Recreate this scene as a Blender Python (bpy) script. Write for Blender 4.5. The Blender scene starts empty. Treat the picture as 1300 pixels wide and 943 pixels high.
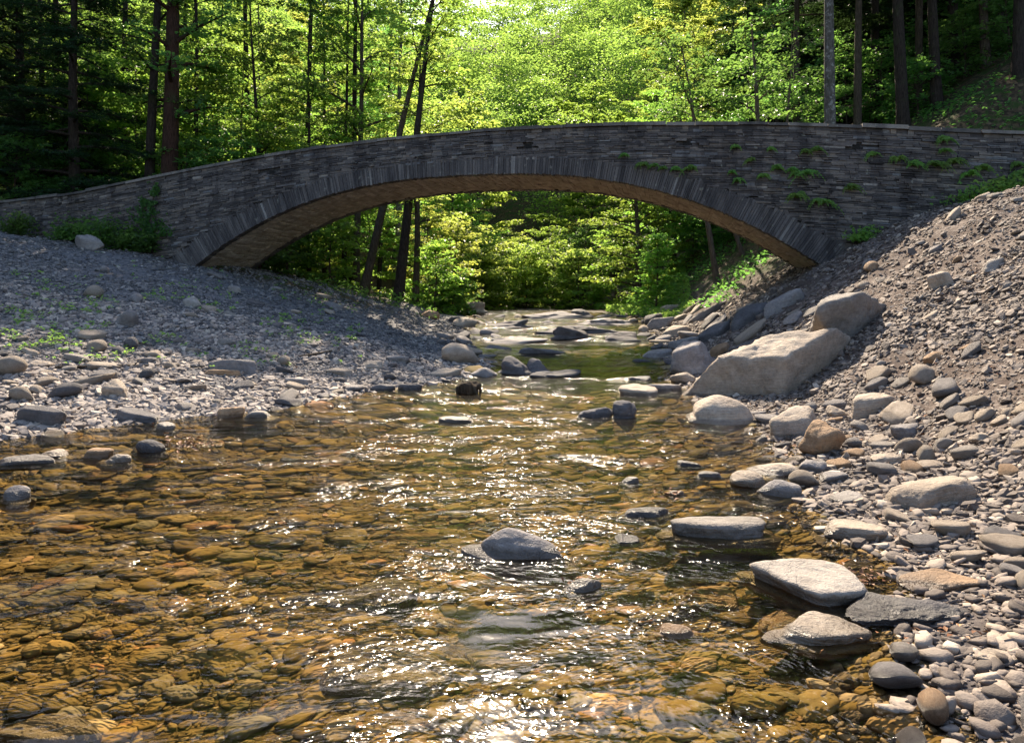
import bpy, bmesh, math, random
import numpy as np
from mathutils import Vector, Matrix, Euler

R_ = math.radians
scene = bpy.context.scene
COL = scene.collection
rng = np.random.default_rng(7)
random.seed(7)

# ------------------------------------------------------------------ camera frame
CAM_H, F, CX, HY = 1.25, 867.0, 650.0, 385.0       # eye height, focal length and horizon in photo pixels
SUN_EL, SUN_AZ = R_(43), R_(-1.5)

# ------------------------------------------------------------------ noise
def _hash(ix, iy, iz, seed):
    h = (ix * 374761393 + iy * 668265263 + iz * 2147483647 + seed * 974634777) & 0xFFFFFFFF
    h = ((h ^ (h >> 13)) * 1274126177) & 0xFFFFFFFF
    return ((h ^ (h >> 16)) & 0xFFFF) / 65535.0
def vnoise(p, seed=0):
    p = np.asarray(p, float)
    i = np.floor(p).astype(np.int64); f = p - i; f = f * f * (3 - 2 * f)
    r = 0
    for dx in (0, 1):
        for dy in (0, 1):
            for dz in (0, 1):
                w = (f[:, 0] if dx else 1 - f[:, 0]) * (f[:, 1] if dy else 1 - f[:, 1]) * (f[:, 2] if dz else 1 - f[:, 2])
                r = r + w * _hash(i[:, 0] + dx, i[:, 1] + dy, i[:, 2] + dz, seed)
    return r * 2 - 1
def fbm(p, octv=4, seed=0):
    r = 0; a = 0.5; p = np.asarray(p, float)
    for k in range(octv):
        r = r + a * vnoise(p * (2.03 ** k) + 17.3 * k, seed + k); a *= 0.5
    return r
def fbm2(x, y, s, octv=4, seed=0):
    x = np.asarray(x, float).ravel(); y = np.asarray(y, float).ravel()
    return fbm(np.stack([x * s, y * s, np.zeros_like(x) + 3.7], 1), octv, seed)
def sstep(a, b, x):
    t = np.clip((x - a) / (b - a), 0, 1); return t * t * (3 - 2 * t)

# ------------------------------------------------------------------ terrain functions
LY = [-30, 0, 3, 5, 6.0, 6.6, 7.5, 8, 9.4, 11.2, 12.2, 13.5, 16, 20, 25, 30, 36, 46, 90]
LX = [-11, -8, -6.6, -5.6, -5.0, -4.4, -3.6, -2.9, -2.2, -.9, -.35, -.5, -1.0, -1.3, -1.4, -2.0, -4.2, -10, -20]
RY = [-30, 0, 2.3, 3.05, 4.25, 5.7, 6.8, 9, 11.4, 14, 17, 20, 25, 30, 36, 46, 90]
RX = [.8, .95, 1.2, 1.7, 1.95, 2.3, 2.5, 2.55, 2.6, 3.1, 3.6, 4.1, 4.7, 3.8, .4, -5.5, -15]
WY = [-30, 11.2, 12.1, 14.6, 15.6, 17.6, 18.6, 20.5, 21.3, 24, 25, 28.5, 29.5, 36, 90]
WZ = [0, 0, .11, .13, .26, .29, .40, .43, .54, .58, .69, .72, .84, .92, 1.6]
def Lx(y): return np.interp(y, LY, LX)
def Rx(y): return np.interp(y, RY, RX)
def Wz(y): return np.interp(y, WY, WZ)
def terrain(x, y, detail=True):
    x = np.asarray(x, float); y = np.asarray(y, float); sh = x.shape
    x = x.ravel(); y = y.ravel()
    wob = .22 * fbm2(x, y, .9, 3, 5)
    sl = Lx(y) - x + wob; sr = x - Rx(y) + wob
    W = Wz(y)
    # channel
    e = np.minimum(-sl, -sr)
    dep = np.minimum(.27, .05 + .13 * np.maximum(e, 0)) + .06 * fbm2(x, y, 1.3, 3, 9)
    bed = W - np.maximum(dep, .03)
    # left bank
    k = np.interp(y, [0, 7, 9, 12, 16, 20, 40], [.03, .05, .085, .15, .23, .30, .26])
    zl = .07 * np.clip(sl, 0, 2.0) + k * np.maximum(sl - 1.4, 0)
    cap = np.interp(y, [0, 14, 20, 24, 60], [1.6, 2.9, 3.9, 4.2, 7])
    zl = cap * (1 - np.exp(-zl / cap * 1.0)) * 1.0 + 0.12 * zl
    zl = zl + np.maximum(sl - 26, 0) * .35
    zl = W + zl
    # right bank
    near = .10 * np.clip(sr, 0, 1.1) + np.interp(y, [0, 4, 8, 16], [.42, .5, .60, .62]) * np.maximum(sr - 1.0, 0)
    c2 = 3.6
    near = np.where(near > 2.6, 2.6 + (c2 - 2.6) * (1 - np.exp(-(near - 2.6) / (c2 - 2.6))), near)
    srf = np.where(y > 27, np.minimum(sr, np.maximum(x - 4.4, .12 * sr)), sr)
    far = .12 * np.clip(srf, 0, 1) + .74 * np.maximum(srf - 1.2, 0)
    far = np.where(far > 26, 26 + (far - 26) * .3, far)
    t = sstep(19.5, 24, y)
    zr = W + near * (1 - t) + far * t
    z = np.where(sl > 0, zl, np.where(sr > 0, zr, bed))
    # soften the water edge
    for s_, zz in ((sl, zl), (sr, zr)):
        m = (s_ > -.25) & (s_ <= 0)
        tt = np.clip((s_ + .25) / .25, 0, 1)
        z = np.where(m, bed * (1 - tt) + (W - .01) * tt, z)
        m2 = (s_ > 0) & (s_ < .4)
        z = np.where(m2, W - .01 + (zz - W + .01) * np.clip(s_ / .4 * 1.0, 0, 1), z)
    z = z + np.clip(y - 52, 0, 88) * .62 + np.maximum(-x - 45, 0) * .25
    bank = sstep(.2, 2.5, np.maximum(sl, sr))
    z = z + bank * (.16 * fbm2(x, y, .55, 3, 21))
    if detail:
        near_m = np.where(y < 26, 1, .0)
        rb = ((sr > 1) & (y < 18)).astype(float)
        z = z + near_m * bank * (.05 + .08 * rb) * fbm2(x, y, 2.6, 4, 33)
    return z.reshape(sh)
def surf(x, y): return np.maximum(terrain(x, y), Wz(y))
def tz(x, y): return float(terrain(np.array([x]), np.array([y]))[0])
_ys = np.arange(1.5, 70, .02)
def hit(px, py):
    xs = (px - CX) / F * _ys; zs = CAM_H - (py - HY) / F * _ys
    g = surf(xs, _ys)
    i = int(np.argmax(zs <= g))
    if zs[i] > g[i]: i = len(_ys) - 1
    return float(xs[i]), float(_ys[i]), float(g[i])
def to_px(x, y, z): return CX + F * x / y, HY - F * (z - CAM_H) / y

# ------------------------------------------------------------------ mesh helpers
def new_mesh(name, V, Fc, smooth=False):
    V = np.asarray(V, np.float32); me = bpy.data.meshes.new(name)
    me.vertices.add(len(V)); me.vertices.foreach_set('co', V.ravel())
    if isinstance(Fc, np.ndarray):
        n = Fc.shape[1]; tot = np.full(len(Fc), n, np.int32); idx = Fc.astype(np.int32).ravel()
    else:
        tot = np.array([len(f) for f in Fc], np.int32); idx = np.array([i for f in Fc for i in f], np.int32)
    me.loops.add(len(idx)); me.loops.foreach_set('vertex_index', idx)
    me.polygons.add(len(tot))
    st = np.zeros(len(tot), np.int32); st[1:] = np.cumsum(tot)[:-1]
    me.polygons.foreach_set('loop_start', st); me.polygons.foreach_set('loop_total', tot)
    me.update(calc_edges=True); me.validate()
    me.polygons.foreach_set('use_smooth', np.full(len(me.polygons), smooth, bool))
    return me
def obj(name, me, mat=None, parent=None, loc=None):
    o = bpy.data.objects.new(name, me); COL.objects.link(o)
    if mat is not None and me is not None:
        if len(me.materials) == 0: me.materials.append(mat)
    if parent is not None: o.parent = parent
    if loc is not None: o.location = loc
    return o
def tag(o, label=None, cat=None, group=None, kind=None):
    if label: o['label'] = label
    if cat: o['category'] = cat
    if group: o['group'] = group
    if kind: o['kind'] = kind
    return o
def thing(name, label, cat, loc=(0, 0, 0), group=None):
    o = bpy.data.objects.new(name, None); COL.objects.link(o); o.location = loc
    o.empty_display_size = .2
    return tag(o, label, cat, group)
_ico = {}
def ico(sub):
    if sub not in _ico:
        bm = bmesh.new(); bmesh.ops.create_icosphere(bm, subdivisions=sub, radius=1)
        bm.verts.ensure_lookup_table()
        V = np.array([v.co[:] for v in bm.verts]); Fc = np.array([[v.index for v in f.verts] for f in bm.faces])
        V /= np.linalg.norm(V, axis=1)[:, None]
        bm.free(); _ico[sub] = (V, Fc)
    return _ico[sub]
def rock_shape(seed, sub, kind, noise=.05):
    r = np.random.default_rng(seed); D, Fc = ico(sub)
    if kind == 'slab':
        n = r.normal(size=(10, 3)); n[:, 2] *= .45; d = r.uniform(.68, 1.0, 10); k = 10
        n = np.vstack([n, [[r.normal() * .12, r.normal() * .12, 1], [r.normal() * .1, r.normal() * .1, -1]]])
        d = np.r_[d, .62, .62]
    elif kind == 'block':
        n = r.normal(size=(13, 3)); d = r.uniform(.62, 1.0, 13); k = 26
    elif kind == 'ledge':
        n = r.normal(size=(12, 3)); n[:, 2] *= .6; d = r.uniform(.45, 1.0, 12); k = 28
        n = np.vstack([n, [[r.normal() * .35, r.normal() * .35, 1], [r.normal() * .4, r.normal() * .4, 1], [0, 0, -1]]]); d = np.r_[d, .55, .6, .6]; noise = .24
    elif kind == 'chip':
        n = r.normal(size=(7, 3)); n[:, 2] *= .4; d = r.uniform(.55, 1.0, 7); k = 22
        n = np.vstack([n, [[r.normal() * .15, r.normal() * .15, 1], [0, 0, -1]]]); d = np.r_[d, .5, .5]
    elif kind == 'boulder':
        n = r.normal(size=(18, 3)); d = r.uniform(.76, 1.0, 18); k = 14
    else:
        n = r.normal(size=(26, 3)); d = r.uniform(.9, 1.0, 26); k = 9
    n /= np.linalg.norm(n, axis=1)[:, None]
    q = np.maximum(D @ n.T, 0) / d[None, :]
    rad = (np.sum(q ** k, 1) + .55 ** k) ** (-1.0 / k)
    V = D * rad[:, None]
    if noise > 0:
        V = V + D * (noise * fbm(V * 2.2 + seed * 1.7, 4, seed))[:, None] + D * (noise * .5 * fbm(V * 7 + seed, 3, seed + 5))[:, None]
    mn, mx = V.min(0), V.max(0)
    V = (V - (mn + mx) / 2) / ((mx - mn) / 2)
    return V, Fc

# ------------------------------------------------------------------ materials
class NT:
    def __init__(s, name):
        s.m = bpy.data.materials.new(name); s.m.use_nodes = True
        s.t = s.m.node_tree; s.t.nodes.clear()
        s.out = s.n('ShaderNodeOutputMaterial')
    def n(s, t, **kw):
        nd = s.t.nodes.new(t)
        for k, v in kw.items(): setattr(nd, k, v)
        return nd
    def l(s, a, b): s.t.links.new(a, b)
    def coord(s, which='Object'): return s.n('ShaderNodeTexCoord').outputs[which]
    def pos(s): return s.n('ShaderNodeNewGeometry').outputs['Position']
    def island(s): return s.n('ShaderNodeNewGeometry').outputs['Random Per Island']
    def mapping(s, v, scale): 
        m = s.n('ShaderNodeMapping'); m.inputs['Scale'].default_value = scale; s.l(v, m.inputs['Vector']); return m.outputs[0]
    def noise(s, v, scale, detail=5, rough=.55, dist=0):
        n = s.n('ShaderNodeTexNoise'); s.l(v, n.inputs['Vector'])
        n.inputs['Scale'].default_value = scale; n.inputs['Detail'].default_value = detail
        n.inputs['Roughness'].default_value = rough; n.inputs['Distortion'].default_value = dist
        return n.outputs['Fac']
    def voro(s, v, scale, out='Color', feature='F1'):
        n = s.n('ShaderNodeTexVoronoi'); n.feature = feature; s.l(v, n.inputs['Vector']); n.inputs['Scale'].default_value = scale
        return n.outputs[out]
    def ramp(s, f, stops, interp='LINEAR'):
        r = s.n('ShaderNodeValToRGB'); cr = r.color_ramp; cr.interpolation = interp
        while len(cr.elements) > 1: cr.elements.remove(cr.elements[-1])
        for i, (p, c) in enumerate(stops):
            e = cr.elements[0] if i == 0 else cr.elements.new(p)
            e.position = p; e.color = (*c, 1) if len(c) == 3 else c
        s.l(f, r.inputs[0]); return r.outputs[0]
    def mix(s, f, a, b, mode='MIX'):
        m = s.n('ShaderNodeMix'); m.data_type = 'RGBA'; m.blend_type = mode
        for v, i in ((f, 0), (a, 6), (b, 7)):
            if hasattr(v, 'is_linked') or hasattr(v, 'links'): s.l(v, m.inputs[i])
            else: m.inputs[i].default_value = (v if i == 0 else ((*v, 1) if len(v) == 3 else v))
        return m.outputs[2]
    def math(s, op, a, b=0.0, clamp=False):
        m = s.n('ShaderNodeMath'); m.operation = op; m.use_clamp = clamp
        for v, i in ((a, 0), (b, 1)):
            if hasattr(v, 'links'): s.l(v, m.inputs[i])
            else: m.inputs[i].default_value = v
        return m.outputs[0]
    def bump(s, h, dist, strength=1.0, normal=None):
        b = s.n('ShaderNodeBump'); s.l(h, b.inputs['Height']); b.inputs['Distance'].default_value = dist
        b.inputs['Strength'].default_value = strength
        if normal is not None: s.l(normal, b.inputs['Normal'])
        return b.outputs[0]
    def principled(s, col, rough=.8, normal=None, spec=.4):
        p = s.n('ShaderNodeBsdfPrincipled')
        if hasattr(col, 'links'): s.l(col, p.inputs['Base Color'])
        else: p.inputs['Base Color'].default_value = (*col, 1)
        if hasattr(rough, 'links'): s.l(rough, p.inputs['Roughness'])
        else: p.inputs['Roughness'].default_value = rough
        p.inputs['Specular IOR Level'].default_value = spec
        if normal is not None: s.l(normal, p.inputs['Normal'])
        s.l(p.outputs[0], s.out.inputs[0]); return p

def rock_mat(name, c0, c1, c2, wet=True, strata=0.0):
    t = NT(name); v = t.coord('Object'); oi = t.n('ShaderNodeObjectInfo')
    off = t.n('ShaderNodeVectorMath'); off.operation = 'ADD'; t.l(v, off.inputs[0])
    cx = t.n('ShaderNodeCombineXYZ'); 
    for i in range(3): t.l(t.math('MULTIPLY', oi.outputs['Random'], 37.0 + i * 11), cx.inputs[i])
    t.l(cx.outputs[0], off.inputs[1]); v = off.outputs[0]
    n1 = t.math('ADD', t.math('MULTIPLY', t.noise(v, 1.3, 4, .6), .5), t.math('MULTIPLY', t.noise(v, 5.0, 6, .68), .5)); n2 = t.noise(v, 22, 6, .7)
    col = t.ramp(n1, [(.32, c0), (.5, c1), (.7, c2)])
    col = t.mix(.65, col, t.ramp(n2, [(.3, (.55, .55, .56)), (.55, (1, 1, 1)), (.75, (1.25, 1.22, 1.18))]), 'MULTIPLY')
    val = t.n('ShaderNodeHueSaturation'); t.l(col, val.inputs['Color'])
    t.l(t.math('ADD', t.math('MULTIPLY', oi.outputs['Random'], .45), .78), val.inputs['Value']); col = val.outputs[0]
    spots = t.noise(v, 60, 2, .5)
    col = t.mix(t.ramp(spots, [(.66, (0, 0, 0)), (.72, (.5, .5, .5))]), col, c2, 'MIX')
    h = t.math('ADD', t.math('MULTIPLY', n2, .5), t.math('MULTIPLY', t.noise(v, 75, 4, .65), .25))
    ck = t.math('ABSOLUTE', t.math('SUBTRACT', t.noise(v, 2.6, 5, .6, .8), .5)); ckr = t.ramp(ck, [(0, (0, 0, 0)), (.012, (1, 1, 1))]); ckb = t.n('ShaderNodeRGBToBW'); t.l(ckr, ckb.inputs[0])
    h = t.math('ADD', t.math('MULTIPLY', h, 1.5), t.math('MULTIPLY', ckb.outputs[0], .16))
    if strata > 0:
        st = t.noise(t.mapping(v, (2.0, 2.0, 26)), 3, 3, .6)
        h = t.math('ADD', h, t.math('MULTIPLY', st, strata))
        col = t.mix(.35, col, t.ramp(st, [(.35, (.6, .58, .56)), (.6, (1.1, 1.1, 1.1))]), 'MULTIPLY')
    rough = .82
    if wet:
        sep = t.n('ShaderNodeSeparateXYZ'); t.l(t.pos(), sep.inputs[0])
        hz = t.math('ADD', sep.outputs[2], t.math('MULTIPLY', t.math('SUBTRACT', n1, .5), .05))
        w = t.ramp(hz, [(0, (1, 1, 1)), (.03, (1, 1, 1)), (.055, (0, 0, 0))])
        col = t.mix(w, col, t.mix(1.0, col, (.42, .40, .38), 'MULTIPLY'))
        rr = t.n('ShaderNodeMapRange'); t.l(w, rr.inputs[0]); rr.inputs[3].default_value = .82; rr.inputs[4].default_value = .3
        rough = rr.outputs[0]
    t.principled(col, rough, t.bump(h, .03, .8))
    return t.m

M = {}
M['tan'] = rock_mat('tan_sandstone', (.235, .188, .145), (.375, .308, .24), (.47, .405, .33), strata=.6)
M['grey'] = rock_mat('grey_shale', (.13, .12, .118), (.225, .205, .195), (.33, .305, .285), strata=.35)
M['dark'] = rock_mat('dark_slate', (.055, .052, .055), (.105, .098, .10), (.18, .168, .165), strata=.3)
M['pale'] = rock_mat('pale_limestone', (.20, .176, .152), (.30, .267, .233), (.38, .345, .305), strata=.5)
M['brown'] = rock_mat('ochre_stone', (.20, .12, .06), (.33, .21, .12), (.42, .30, .19), strata=.25)

def chips_mat(name, stops, rough=.8, bump=.01, mott=.7, spec=.4):
    t = NT(name); r = t.island(); v = t.pos()
    col = t.ramp(r, stops)
    n = t.noise(v, 34, 5, .65)
    col = t.mix(mott, col, t.ramp(n, [(.3, (.62, .62, .63)), (.6, (1.08, 1.08, 1.08))]), 'MULTIPLY')
    if mott < .7:
        big = t.noise(v, 2.2, 4, .6); col = t.mix(.8, col, t.ramp(big, [(.3, (.62, .68, .6)), (.5, (1, 1, 1)), (.68, (1.35, 1.18, .95))]), 'MULTIPLY')
    t.principled(col, rough, t.bump(n, bump, .8), spec)
    return t.m
M['gravel_left'] = chips_mat('blue_grey_shale_chips', [(0, (.10, .085, .080)), (.25, (.165, .142, .13)), (.5, (.24, .205, .182)), (.72, (.31, .265, .23)), (.9, (.38, .32, .265)), (1, (.46, .40, .335))])
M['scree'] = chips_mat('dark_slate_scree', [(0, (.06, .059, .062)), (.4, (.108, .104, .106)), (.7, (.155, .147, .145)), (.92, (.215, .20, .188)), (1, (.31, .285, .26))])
M['gravel_right'] = chips_mat('brown_grey_shale_chips', [(0, (.065, .051, .043)), (.3, (.115, .092, .078)), (.55, (.17, .139, .118)), (.78, (.23, .188, .157)), (.92, (.31, .25, .195)), (1, (.40, .345, .285))])
M['bed_stones'] = chips_mat('golden_brown_cobbles', [(0, (.11, .082, .042)), (.2, (.145, .110, .050)), (.4, (.19, .142, .060)), (.55, (.165, .138, .085)), (.7, (.225, .165, .066)), (.82, (.17, .155, .125)), (.9, (.22, .18, .12)), (.97, (.23, .13, .075)), (1, (.36, .31, .23))], .9, .0012, .45, .1)

def ground_mat():
    t = NT('ground_soil_and_shale'); v = t.pos()
    a = t.n('ShaderNodeAttribute'); a.attribute_name = 'zone'
    sep = t.n('ShaderNodeSeparateColor'); t.l(a.outputs['Color'], sep.inputs[0])
    vo = t.voro(t.mapping(v, (1, 1, 2.2)), 16); bw = t.n('ShaderNodeRGBToBW'); t.l(vo, bw.inputs[0])
    n1 = t.noise(v, 2.2, 6, .6); n2 = t.noise(v, 28, 6, .7)
    left = t.ramp(bw.outputs[0], [(.1, (.06, .062, .07)), (.4, (.105, .105, .115)), (.7, (.16, .155, .155)), (1, (.24, .225, .21))])
    right = t.ramp(bw.outputs[0], [(.1, (.07, .052, .044)), (.4, (.135, .105, .09)), (.7, (.20, .165, .14)), (1, (.29, .25, .215))])
    right = t.mix(t.ramp(n1, [(.45, (0, 0, 0)), (.58, (1, 1, 1))]), right, t.ramp(n2, [(.3, (.05, .036, .030)), (.7, (.125, .092, .075))]))
    bed = t.ramp(t.math('ADD', t.math('MULTIPLY', bw.outputs[0], .6), t.math('MULTIPLY', n2, .4)), [(.25, (.08, .058, .026)), (.5, (.15, .108, .045)), (.75, (.22, .16, .07))])
    lit = t.voro(v, 9); bl = t.n('ShaderNodeRGBToBW'); t.l(lit, bl.inputs[0])
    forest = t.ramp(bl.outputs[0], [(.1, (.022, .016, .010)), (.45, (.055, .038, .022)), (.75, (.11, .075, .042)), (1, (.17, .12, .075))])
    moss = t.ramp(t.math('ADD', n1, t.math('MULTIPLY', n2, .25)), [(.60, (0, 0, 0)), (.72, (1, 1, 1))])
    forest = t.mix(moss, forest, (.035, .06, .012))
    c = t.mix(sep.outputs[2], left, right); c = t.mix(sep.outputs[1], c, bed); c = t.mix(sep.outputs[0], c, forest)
    h = t.math('ADD', t.math('MULTIPLY', bw.outputs[0], .6), n2)
    t.principled(c, .9, t.bump(h, .035, .9), .2)
    return t.m
M['ground'] = ground_mat()

def leaf_mat(name, d, tr, hue=.02):
    t = NT(name); r = t.island(); oi = t.n('ShaderNodeObjectInfo')
    big = t.noise(t.pos(), .9, 3, .6)
    k = t.math('ADD', t.math('MULTIPLY', r, .28), t.math('MULTIPLY', big, .85))
    var = t.ramp(k, [(.15, (.55, .62, .6)), (.55, (1, 1, 1)), (.95, (1.45, 1.25, 1.1))])
    def hs(c):
        h = t.n('ShaderNodeHueSaturation'); t.l(t.mix(1.0, c, var, 'MULTIPLY'), h.inputs['Color'])
        t.l(t.math('ADD', .5 - hue, t.math('MULTIPLY', oi.outputs['Random'], 2 * hue)), h.inputs['Hue'])
        t.l(t.math('ADD', .8, t.math('MULTIPLY', oi.outputs['Random'], .4)), h.inputs['Value'])
        return h.outputs[0]
    p = t.n('ShaderNodeBsdfPrincipled'); t.l(hs(d), p.inputs['Base Color']); p.inputs['Roughness'].default_value = .45
    p.inputs['Specular IOR Level'].default_value = .35
    tl = t.n('ShaderNodeBsdfTranslucent'); t.l(hs(tr), tl.inputs['Color'])
    mx = t.n('ShaderNodeMixShader'); mx.inputs[0].default_value = .55
    t.l(p.outputs[0], mx.inputs[1]); t.l(tl.outputs[0], mx.inputs[2]); t.l(mx.outputs[0], t.out.inputs[0])
    return t.m
M['leaf'] = leaf_mat('fresh_green_leaves', (.055, .115, .018), (.36, .58, .09))
M['leaf_yellow'] = leaf_mat('yellow_green_leaves', (.075, .13, .02), (.54, .68, .13))
M['leaf_far'] = leaf_mat('spring_green_leaves', (.06, .125, .02), (.40, .62, .11))
M['leaf_deep'] = leaf_mat('deep_green_leaves', (.035, .085, .022), (.22, .42, .08))
M['needle'] = leaf_mat('dark_hemlock_needles', (.018, .040, .020), (.03, .07, .018))
M['fern'] = leaf_mat('fern_fronds', (.13, .25, .05), (.32, .48, .09))

def bark_mat(name, c0, c1, lichen=None):
    t = NT(name); v = t.coord('Object'); oi = t.n('ShaderNodeObjectInfo')
    n = t.noise(t.mapping(v, (9, 9, 1.6)), 2.6, 6, .65); n2 = t.noise(v, 9, 5, .6)
    c = t.ramp(n, [(.3, c0), (.62, c1)])
    if lichen: c = t.mix(t.ramp(n2, [(.54, (0, 0, 0)), (.62, (1, 1, 1))]), c, lichen)
    n3 = t.noise(t.mapping(v, (26, 26, 4)), 2.4, 5, .7); c = t.mix(.6, c, t.ramp(n3, [(.35, (.45, .45, .45)), (.6, (1.2, 1.2, 1.2))]), 'MULTIPLY')
    moss = t.noise(v, 1.6, 4, .6); c = t.mix(t.ramp(moss, [(.55, (0, 0, 0)), (.68, (.5, .5, .5))]), c, (.05, .065, .025))
    t.principled(c, .95, t.bump(t.math('ADD', n, n3), .08, 1), .15)
    return t.m
M['bark_dark'] = bark_mat('dark_bark', (.020, .015, .012), (.065, .050, .040))
M['bark_red'] = bark_mat('reddish_bark', (.030, .016, .011), (.085, .044, .031))
M['bark_brown'] = bark_mat('brown_bark', (.045, .034, .024), (.13, .10, .072))
M['bark_tan'] = bark_mat('tan_bark', (.085, .062, .042), (.23, .175, .125))
M['bark_grey'] = bark_mat('grey_lichened_bark', (.07, .062, .05), (.19, .175, .15), (.33, .32, .29))

def slate_mat(name, stops, warm):
    t = NT(name); r = t.island(); v = t.pos()
    c = t.ramp(r, stops)
    n = t.noise(v, 2.0, 5, .6); n2 = t.noise(t.mapping(v, (1, 1, 5)), 14, 6, .7)
    c = t.mix(.75, c, t.ramp(n2, [(.3, (.5, .5, .52)), (.6, (1.1, 1.1, 1.1))]), 'MULTIPLY')
    c = t.mix(t.ramp(n, [(.52, (0, 0, 0)), (.72, (.55, .55, .55))]), c, warm)
    streak = t.noise(t.mapping(v, (1, 1, .16)), 2.6, 4, .6)
    c = t.mix(.8, c, t.ramp(streak, [(.38, (.45, .44, .46)), (.52, (1, 1, 1)), (.7, (1.15, 1.13, 1.1))]), 'MULTIPLY')
    spot = t.noise(v, 7.5, 5, .6)
    c = t.mix(t.ramp(spot, [(.63, (0, 0, 0)), (.70, (.7, .7, .7))]), c, (.24, .235, .20))
    t.principled(c, .75, t.bump(n2, .02, .9), .35)
    return t.m
M['slate'] = slate_mat('slate_courses', [(0, (.055, .049, .048)), (.3, (.092, .082, .079)), (.6, (.13, .113, .105)), (.8, (.165, .142, .124)), (.92, (.205, .17, .14)), (.97, (.15, .155, .165)), (1, (.33, .29, .25))], (.055, .048, .05))
M['voussoir'] = slate_mat('slate_voussoirs', [(0, (.068, .061, .060)), (.4, (.096, .086, .083)), (.8, (.125, .112, .106)), (.95, (.155, .14, .13)), (1, (.25, .235, .22))], (.062, .058, .062))
M['coping'] = slate_mat('slate_coping', [(0, (.09, .082, .075)), (.5, (.15, .135, .12)), (1, (.24, .215, .19))], (.07, .065, .06))
def mortar():
    t = NT('dark_mortar'); n = t.noise(t.pos(), 20, 5, .6)
    t.principled(t.ramp(n, [(.3, (.02, .019, .02)), (.7, (.06, .056, .054))]), .95, t.bump(n, .02, 1)); return t.m
M['mortar'] = mortar()
def soffit():
    t = NT('brown_soffit_stone'); r = t.island(); v = t.pos()
    c = t.ramp(r, [(0, (.37, .315, .255)), (.5, (.45, .385, .31)), (.85, (.50, .43, .35)), (1, (.56, .49, .42))])
    n = t.noise(v, 5, 6, .65); n2 = t.noise(v, 24, 5, .6)
    c = t.mix(.8, c, t.ramp(n, [(.28, (.42, .40, .39)), (.45, (.8, .78, .76)), (.62, (1.08, 1.08, 1.08))]), 'MULTIPLY')
    t.principled(c, .9, t.bump(n2, .05, 1)); return t.m
M['soffit'] = soffit()
def hole_shade_mat():  # near-black colour painted for the shade inside a drain hole
    t = NT('hole_shade_paint'); n = t.noise(t.pos(), 30)
    t.principled(t.ramp(n, [(.3, (.008, .008, .008)), (.7, (.02, .018, .016))]), .95); return t.m
M['hole_shade'] = hole_shade_mat()
def water_mat():
    t = NT('stream_water'); v = t.pos()
    a = t.noise(t.mapping(v, (.75, 1.7, 1)), 2.6, 1.5, .45, .6)
    b = t.noise(t.mapping(v, (1.15, 1.45, 1)), 8.5, 1.5, .5, .8)
    c = t.noise(t.mapping(v, (1.2, 1.3, 1)), 28, 1.5, .5, .4)
    # calm water with livelier streaks and clusters of ripples
    p = t.noise(t.mapping(v, (.75, 1.25, 1)), 1.7, 5, .72, .5)
    patch = t.ramp(p, [(.42, (.07, .07, .07)), (.55, (.26, .26, .26)), (.65, (.9, .9, .9))])
    bw = t.n('ShaderNodeRGBToBW'); t.l(patch, bw.inputs[0])
    h = t.math('ADD', t.math('MULTIPLY', a, .55), t.math('MULTIPLY', bw.outputs[0], t.math('ADD', t.math('MULTIPLY', b, .70), t.math('MULTIPLY', c, .23))))
    bp = t.n('ShaderNodeBump'); t.l(h, bp.inputs['Height']); bp.inputs['Distance'].default_value = .040
    fr = t.n('ShaderNodeFresnel'); fr.inputs['IOR'].default_value = 1.333; t.l(bp.outputs[0], fr.inputs['Normal'])
    tr = t.n('ShaderNodeBsdfTransparent'); tr.inputs[0].default_value = (.95, .85, .62, 1)
    gl = t.n('ShaderNodeBsdfGlossy'); gl.inputs['Roughness'].default_value = .10; t.l(bp.outputs[0], gl.inputs['Normal'])
    mx = t.n('ShaderNodeMixShader'); t.l(fr.outputs[0], mx.inputs[0]); t.l(tr.outputs[0], mx.inputs[1]); t.l(gl.outputs[0], mx.inputs[2])
    t.l(mx.outputs[0], t.out.inputs[0])
    return t.m
M['water'] = water_mat()

# ------------------------------------------------------------------ ground and water
def axis(parts):
    r = []
    for a, b, s in parts: r.append(np.arange(a, b, s))
    r.append([parts[-1][1]]); return np.concatenate(r)
gx = axis([(-160, -40, 6), (-40, -18, .8), (-18, 15, .1), (15, 34, .7), (34, 160, 6)])
gy = axis([(-40, -2, 2), (-2, 1.5, .3), (1.5, 24, .1), (24, 44, .5), (44, 80, 1.5), (80, 240, 8)])
X, Y = np.meshgrid(gx, gy)
Z = terrain(X, Y)
nx, ny = len(gx), len(gy)
idx = np.arange(nx * ny).reshape(ny, nx)
quads = np.stack([idx[:-1, :-1].ravel(), idx[:-1, 1:].ravel(), idx[1:, 1:].ravel(), idx[1:, :-1].ravel()], 1)
gme = new_mesh('ground', np.stack([X.ravel(), Y.ravel(), Z.ravel()], 1), quads, True)
sl = Lx(Y) - X; sr = X - Rx(Y)
jit = fbm2(X, Y, 1.1, 3, 71).reshape(X.shape)
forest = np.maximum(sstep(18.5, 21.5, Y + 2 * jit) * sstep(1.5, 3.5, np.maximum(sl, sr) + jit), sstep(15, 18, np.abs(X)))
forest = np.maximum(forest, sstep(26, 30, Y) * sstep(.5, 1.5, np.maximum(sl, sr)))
bedm = sstep(.25, -.1, np.maximum(sl, sr) + .3 * jit)
rightm = sstep(0, .6, sr)
att = gme.color_attributes.new('zone', 'FLOAT_COLOR', 'POINT')
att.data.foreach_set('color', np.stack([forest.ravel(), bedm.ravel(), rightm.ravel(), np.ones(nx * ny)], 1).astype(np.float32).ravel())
tag(obj('ground', gme, M['ground']), kind='structure')

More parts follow.
